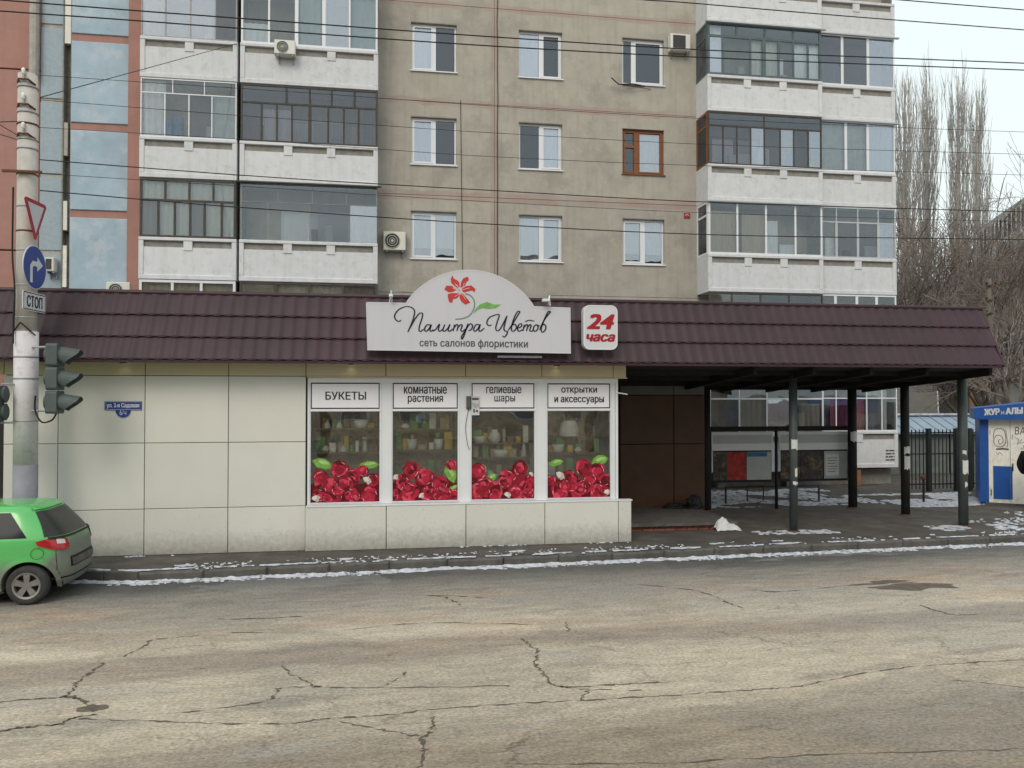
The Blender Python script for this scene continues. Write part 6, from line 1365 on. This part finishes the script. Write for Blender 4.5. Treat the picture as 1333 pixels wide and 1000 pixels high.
# ------------------------------------------------------------------ bare trees
def grow(q, p, d, l, r_, depth, rnd, spread, upp, nseg=4, twig=.012, kids=(3, 5), sides=5):
    pts = [p.copy()]; rs = [r_]; dd = d.copy()
    for k in range(nseg):
        dd = (dd + Vector((rnd.gauss(0, .13), rnd.gauss(0, .13), rnd.gauss(0, .06) + upp))).normalized(); pts.append(pts[-1] + dd * (l / nseg)); rs.append(max(twig, r_ * (1 - .6 * (k + 1) / nseg)))
    q.tube(pts, rs, sides if r_ > .05 else 3, caps=False)
    if depth == 0: return
    for k in range(rnd.randint(*kids)):
        t = rnd.uniform(.3, 1.); i = min(nseg - 1, int(t * nseg)); base = pts[i].lerp(pts[i + 1], t * nseg - i)
        a = rnd.uniform(0, 6.283); side = dd.cross(Vector((math.cos(a), math.sin(a), .3))).normalized()
        nd = (dd + side * spread * rnd.uniform(.6, 1.3)).normalized(); grow(q, base, nd, l * rnd.uniform(.55, .8), max(twig, rs[i] * .62), depth - 1, rnd, spread, upp, 3, twig, kids, sides)
def bare_tree(x, y, h, seed, label, spread=.75, upp=.05, depth=5, mt='twig', mb='bark', trunk=.22, group='bare trees behind the kiosk', tw=.012):
    rnd = random.Random(seed); t = thing('bare_tree', (x, y, 0), label, 'tree', group)
    th_ = h * .28; q = MB(); p0 = Vector((x, y, -.1)); lean = Vector((rnd.gauss(0, .06), rnd.gauss(0, .06), 1)).normalized(); top = p0 + lean * th_
    q.tube([p0, p0.lerp(top, .15), p0.lerp(top, .6), top], [trunk * 1.3, trunk, trunk * .9, trunk * .8], 10); q.build('trunk', M[mb], t, True)
    q = MB()
    for k in range(rnd.randint(4, 5)):
        a = 6.283 * k / 4.5 + rnd.uniform(-.4, .4); d = (lean + Vector((math.cos(a), math.sin(a), 0)) * spread * rnd.uniform(.4, .9)).normalized(); grow(q, top - lean * rnd.uniform(0, th_ * .35), d, h * .34, trunk * .55, depth - 1, rnd, spread, upp, twig=tw)
    q.build('crown', M[mt], t)
def poplar(px, Yp, ytop, hw, seed, label, n=150, mt='twig_pale'):
    c = W(px, 400, Yp); top = W(px, ytop, Yp).z; rnd = random.Random(seed); t = thing('poplar_tree', (c.x, Yp, 0), label, 'tree', 'tall poplars beyond the apartment block')
    q = MB(); q.tube([(c.x, Yp, -.1), (c.x + .1, Yp, top * .25), (c.x - .1, Yp, top * .55), (c.x, Yp, top * .96)], [.5, .38, .24, .03], 8); q.build('trunk', M['bark_pale'], t, True)
    q = MB(); tw = .017
    for k in range(n):
        z0 = top * rnd.uniform(.1, .8) ** 1.1; a = rnd.uniform(0, 6.283); l = (top - z0) * rnd.uniform(.35, .85) + 1.2; w = hw * rnd.uniform(.35, 1) * (1 if z0 < top * .7 else .55); pts = []; rs = []
        for i in range(7):
            s = i / 6; rad = w * (1 - (1 - s) ** 2.2); pts.append(Vector((c.x + math.cos(a) * rad + rnd.gauss(0, .06), Yp + math.sin(a) * rad + rnd.gauss(0, .06), z0 + l * s))); rs.append(max(tw, (.055 * (1 - z0 / top) + .022) * (1 - .85 * s)))
        q.tube(pts, rs, 4, caps=False)
        for j in range(14):
            s = rnd.uniform(.2, 1) * 5.99; i = int(s); b0 = pts[i].lerp(pts[i + 1], s - i); aa = a + rnd.gauss(0, 1.2); ll = rnd.uniform(.8, 2.3); o = rnd.uniform(.12, .4)
            b1 = b0 + Vector((math.cos(aa) * o * .7, math.sin(aa) * o * .7, ll * .5)); b2 = b0 + Vector((math.cos(aa) * o, math.sin(aa) * o, ll)); q.tube([b0, b1, b2], [tw, tw * .85, tw * .5], 3, caps=False)
    q.build('crown', M[mt], t)
poplar(1180, 62, 84, 1.5, 1, 'tall bare poplar partly hidden by the right end of the apartment block', 75)
poplar(1209, 66, 72, 1.25, 2, 'tall bare poplar, second from the apartment block', 60)
poplar(1250, 60, 80, 1.15, 3, 'tall bare poplar, third from the apartment block', 60)
poplar(1274, 64, 100, 1.2, 4, 'shorter bare poplar standing farthest right of the row', 55)
for i, (px, Yp, ytop, sd, sp, lb) in enumerate(((1192, 40, 285, 11, .8, 'bushy bare tree just right of the apartment block above the maroon roof'), (1228, 36, 290, 12, .75, 'bare branching tree behind the canopy roof below the poplars'), (1262, 42, 280, 13, .8, 'bare spreading tree left of the utility pole'),
                                               (1300, 33, 330, 14, .85, 'bare tree rising over the end of the canopy roof beside the utility pole'), (1335, 38, 300, 15, .8, 'bare tree in front of the distant balcony house'), (1318, 28, 400, 16, .9, 'low twiggy tree right behind the magazine kiosk'), (1272, 30, 420, 17, .9, 'low bushy bare tree behind the garage roof'),
                                               (1345, 45, 250, 18, .8, 'tall bare tree at the far right edge'), (1210, 50, 300, 19, .8, 'brown bare tree in the distance between poplars and canopy'), (1295, 50, 330, 20, .8, 'distant bare tree below the far house roof'))):
    c = W(px, 500, Yp); h = W(px, ytop, Yp).z * 1.2; bare_tree(c.x, Yp, h, sd, lb, sp, .06, 5 if i in (0, 3, 4, 7) else 4, tw=.011 if i in (0, 3, 4, 7) else .016)
# distant block closing the view behind the trees
def far_house(label, pxa, pxb, Yf, ytop, wallm, rows, cols, roofm='bitumen', eave=.5, slope=None):
    x0, x1 = wx(pxa, Yf, 400), wx(pxb, Yf, 400); zt_ = W((pxa + pxb) / 2, ytop, Yf).z; t = thing('far_building', ((x0 + x1) / 2, Yf, 0), label, 'building')
    MB().box(x0, x1, Yf, Yf + 12, -.2, zt_).build('wall', M[wallm], t); r_ = MB().box(x0 - eave, x1 + eave, Yf - eave, Yf + 12, zt_, zt_ + .35).build('roof', M[roofm], t)
    sh_ = 2.9; w = (x1 - x0) / cols
    for r in range(rows):
        for c in range(cols):
            xa = x0 + w * (c + .5); za = zt_ - .9 - sh_ * r
            if za - 1.4 < .5: continue
            wd = MB().box(xa - .75, xa + .75, Yf - .05, Yf - .0, za - 1.45, za).build('window', M['white_pvc'], t); MB().box(xa - .68, xa - .04, Yf - .07, Yf - .055, za - 1.38, za - .07).box(xa + .04, xa + .68, Yf - .07, Yf - .055, za - 1.38, za - .07).build('pane', M['car_glass'], wd)
    return t, x0, x1, zt_
A_, B_ = W(1283, 300, 56), W(1405, 300, 40); hz = A_.z; hl = math.hypot(B_.x - A_.x, B_.y - A_.y)
fh = thing('far_building', (A_.x, A_.y, 0), 'distant pale house with balconies and flat roof behind bare branches at the right edge', 'building', rotz=math.atan2(B_.y - A_.y, B_.x - A_.x))
FB = lambda mb, n, m, par=None: mb.build(n, M[m], par or fh, local=True)
FB(MB().box(0, hl, 0, 10, -.2, hz - .4), 'wall', 'facade_far'); FB(MB().box(-.4, hl + .4, -.7, 10.4, hz - .4, hz), 'roof', 'facade_far')
for r in range(4):
    for c in range(5):
        xa = .5 + c * 3.6; za = hz - 3.1 - 2.9 * r; bl = FB(MB().box(xa, xa + 2.8, -1.1, -.01, za - .1, za + 1.0), 'balcony', 'white_paint' if r != 1 else 'brick_orange'); FB(MB().box(xa + .06, xa + 2.74, -1.0, -.9, za + 1.02, za + 2.45), 'glazing', 'car_glass', bl)
        for k in range(4): FB(MB().box(xa + .02 + k * .9, xa + .1 + k * .9, -1.06, -1.005, za + 1.01, za + 2.5), 'mullion', 'white_pvc', bl)
FB(MB().tube([(3.4, 2, hz), (3.4, 2, hz + 1.6)], .05, 6), 'mast', 'beam_dark'); FB(MB().tube([(3.4 + .5 * math.cos(t), 2, hz + .9 + .5 * math.sin(t)) for t in [2 * math.pi * k / 16 for k in range(17)]], .05, 5, caps=False), 'aerial_ring', 'beam_dark')
far_house('low brick house in the distance behind the tangle of branches', 1140, 1284, 70, 372, 'brick_orange', 3, 9, 'snow')
far_house('distant pale block glimpsed low behind the kiosk trees', 1284, 1440, 80, 420, 'facade_far', 2, 8, 'snow')
# other side of the street, which the shop glass reflects
ox = thing('brick_house', (4, -30, 0), 'brown brick house across the street, seen only as a reflection in the shop glass', 'building')
MB().box(-26, 34, -40, -30, -.3, 16).build('wall', M['facade_tan'], ox); MB().box(-27, 35, -41, -29.4, 16, 16.6).build('roof', M['bitumen'], ox)
for r in range(5):
    for c in range(14):
        wd = MB().box(-24 + c * 4.2, -22.4 + c * 4.2, -30.0, -29.95, 1.2 + r * 3.2, 2.8 + r * 3.2).build('window', M['white_pvc'], ox); MB().box(-23.9 + c * 4.2, -22.5 + c * 4.2, -29.94, -29.92, 1.3 + r * 3.2, 2.7 + r * 3.2).build('pane', M['board'], wd)
for i, (x, y, h) in enumerate(((-9, -10, 10), (-3, -12, 12), (4, -9, 9.5), (11, -12, 11))): bare_tree(x, y, h, 40 + i, ['leftmost', 'second', 'third', 'rightmost'][i] + ' bare street tree mirrored in the shop glass, from across the road', .75, .05, 4, group='bare trees across the road', tw=.02)
# utility pole
ux0 = W(1287, 400, 30); up = thing('utility_pole', (ux0.x, 30, 0), 'dark wooden utility pole with two short cross arms behind the canopy corner', 'pole')
uz = W(1287, 363, 30).z; MB().tube([(ux0.x, 30, 0), (ux0.x, 30, uz)], [.15, .11], 10).build('shaft', M['bark'], up, True)
for y in (372, 391, 408):
    z = W(1287, y, 30).z; MB().box(ux0.x - .24, ux0.x + .24, 29.82, 29.88, z - .03, z + .03).build('cross_arm', M['rust'], up)
    for s_ in (-.2, .2): MB().lathe((ux0.x + s_, 29.85, z + .03), ((.03, 0), (.05, .05), (.02, .1)), 8).build('insulator', M['beam_dark'], up)

# ------------------------------------------------------------------ overhead wires
def wire(pts, Y0, Y1, r_, label, ext=True):
    P = []
    n = len(pts); x0, x1 = pts[0][0], pts[-1][0]
    for px, py in pts: P.append(W(px, py, Y0 + (Y1 - Y0) * (px - x0) / (x1 - x0)))
    if ext:
        for k in range(2): P.append(P[-1] + (P[-1] - P[-2]) * .6)
    P = [Vector(q) for q in smoothpts([tuple(p) for p in P], 8)]
    q = MB().tube(P, r_, 6); tag(q.build('overhead_wire', M['wire'], None, loc=tuple(P[0])), label, 'wire', 'overhead wires across the street')
wire([(-60, -5), (13, 1), (178, 14), (313, 24), (640, 48), (940, 66.3), (1333, 82.4)], 11.0, 11.8, .0088, 'upper of the close pair of thick wires crossing the top window row')
wire([(-60, 10), (51, 18), (178, 27), (313, 37), (640, 60), (940, 76), (1333, 91.4)], 11.0, 11.8, .0088, 'lower of the close pair of thick wires crossing the top window row')
wire([(700, -12), (840, 0), (890, 3.3), (1100, 21), (1333, 39)], 11.2, 11.8, .008, 'thick wire entering at the top edge above the right balconies')
wire([(1040, -12), (1172, 0), (1333, 13)], 11.2, 11.6, .008, 'topmost short wire in the corner of sky')
wire([(51, 98), (171, 106), (400, 121), (640, 138), (906, 154), (1169, 166), (1333, 172)], PY - .2, 14.6, .0045, 'thin wire from the top of the concrete pole')
wire([(51, 130), (306, 150), (491, 163), (640, 173), (940, 189), (1333, 201)], PY - .2, 14.6, .0045, 'thin wire from the second insulator of the concrete pole')
wire([(51, 166), (306, 181), (491, 194), (640, 204), (893, 215), (1333, 228)], PY - .2, 14.6, .0045, 'thin wire from the third insulator of the concrete pole')
wire([(52, 208), (340, 230), (640, 248), (940, 264), (1333, 276)], PY - .2, 14.6, .0088, 'thick wire leaving the concrete pole at the hook below the insulators')
wire([(51, 226), (306, 242), (640, 263), (940, 278), (1333, 289)], PY - .2, 14.6, .0045, 'thin wire between the two thick wires below the middle windows')
wire([(52, 248), (200, 261), (340, 272), (640, 292), (940, 306), (1333, 312)], PY - .2, 14.6, .0095, 'lowest thick wire, fixed to the concrete pole above the give way sign')
wire([(52, 127), (180, 92), (308, 57)], PY - .2, BAL - .02, .008, 'wire slanting up from the concrete pole to the left balconies', False)
wire([(-120, 168), (-40, 161), (24, 158)], PY + 1, PY, .008, 'short wire running left from the concrete pole, upper', False)
wire([(-120, 100), (-40, 140), (26, 178)], PY + 1, PY, .008, 'short wire slanting up left from the concrete pole', False)
wire([(-120, 140), (-40, 163), (26, 183)], PY + 1, PY, .008, 'short wire running left from the concrete pole, lower', False)

# ------------------------------------------------------------------ outdoor units and small things on the flats
def ac_unit(px0, px1, py0, py1, Yw, label, fan=True, dep=.28):
    a, b = W(px0, py0, Yw - dep), W(px1, py1, Yw - dep); t = thing('air_conditioner', ((a.x + b.x) / 2, Yw - dep, b.z), label, 'air conditioner')
    w, h = b.x - a.x, a.z - b.z; MB().bbox(a.x, b.x, Yw - dep, Yw - .03, b.z, a.z, .015).build('casing', M['ac_white'], t)
    if fan:
        cx, cz, r_ = a.x + w * .4, b.z + h * .5, h * .42
        MB().prism([(cx + r_ * math.cos(2 * math.pi * k / 24), cz + r_ * math.sin(2 * math.pi * k / 24)) for k in range(24)], lambda u, v, d: (u, Yw - dep + d, v), -.012, -.002).build('fan_grille', M['ac_dark'], t)
        q = MB()
        for rr in (.35, .65, .95): q.tube([(cx + r_ * rr * math.cos(2 * math.pi * k / 20), Yw - dep - .016, cz + r_ * rr * math.sin(2 * math.pi * k / 20)) for k in range(21)], .007, 4, caps=False)
        q.prism([(cx + r_ * .16 * math.cos(2 * math.pi * k / 12), cz + r_ * .16 * math.sin(2 * math.pi * k / 12)) for k in range(12)], lambda u, v, d: (u, Yw - dep + d, v), -.024, -.013); q.build('grille_rings', M['ac_white'], t)
    else: MB().box(a.x + w * .12, a.x + w * .75, Yw - dep - .008, Yw - dep - .002, b.z + h * .12, a.z - h * .1).build('fan_grille', M['ac_dark'], t)
    q = MB()
    for x in (a.x + w * .15, b.x - w * .15): q.box(x, x + .03, Yw - dep + .02, Yw - .001, b.z - .05, b.z - .001); q.box(x, x + .03, Yw - .04, Yw - .001, b.z - .18, b.z - .05)
    q.build('bracket', M['galvan'], t)
ac_unit(357, 384, 51, 71, BAL + .02, 'air conditioner unit fixed to the top left balcony parapet', dep=.3)
ac_unit(499, 528, 301, 326, APT, 'air conditioner unit on the wall beside the lowest left window'); ac_unit(873, 899, 43, 66, APT, 'air conditioner unit high on the wall beside the right balconies', False)
ac_unit(138, 169, 367, 388, APT - .1, 'air conditioner unit on the blue wall just above the maroon roof'); ac_unit(58, 70, 335, 353, APT + .0, 'small white unit half hidden by the round blue sign', False)
a = W(894, 281, APT); rp = thing('number_plate_box', (a.x, APT - .02, a.z), 'small red plate on the wall next to the lowest right balcony', 'plate'); MB().box(a.x - .1, a.x + .1, APT - .03, APT - .004, a.z - .08, a.z + .08).build('plate', M['sign_red'], rp); MB().ribbon(smoothpts([(a.x - .06, a.z), (a.x, a.z + .03), (a.x + .06, a.z)]), .02, lambda u, v, d: (u, APT - .034, v)).build('mark', M['lily_pale'], rp)
a = W(803, 113, APT); ob = thing('clothes_bracket', (a.x, APT - .2, a.z), 'thin dark bracket rod below the top right window', 'bracket'); MB().tube([(a.x - .25, APT - .25, a.z + .17), (a.x, APT - .2, a.z), (a.x + .5, APT - .08, a.z + .09), (a.x + .9, APT - .02, a.z + .07)], .018, 6).build('rod', M['beam_dark'], ob); MB().tube([(a.x, APT - .2, a.z), (a.x + 1.1, APT - .02, a.z - .02)], .01, 5).build('stay', M['beam_dark'], ob)
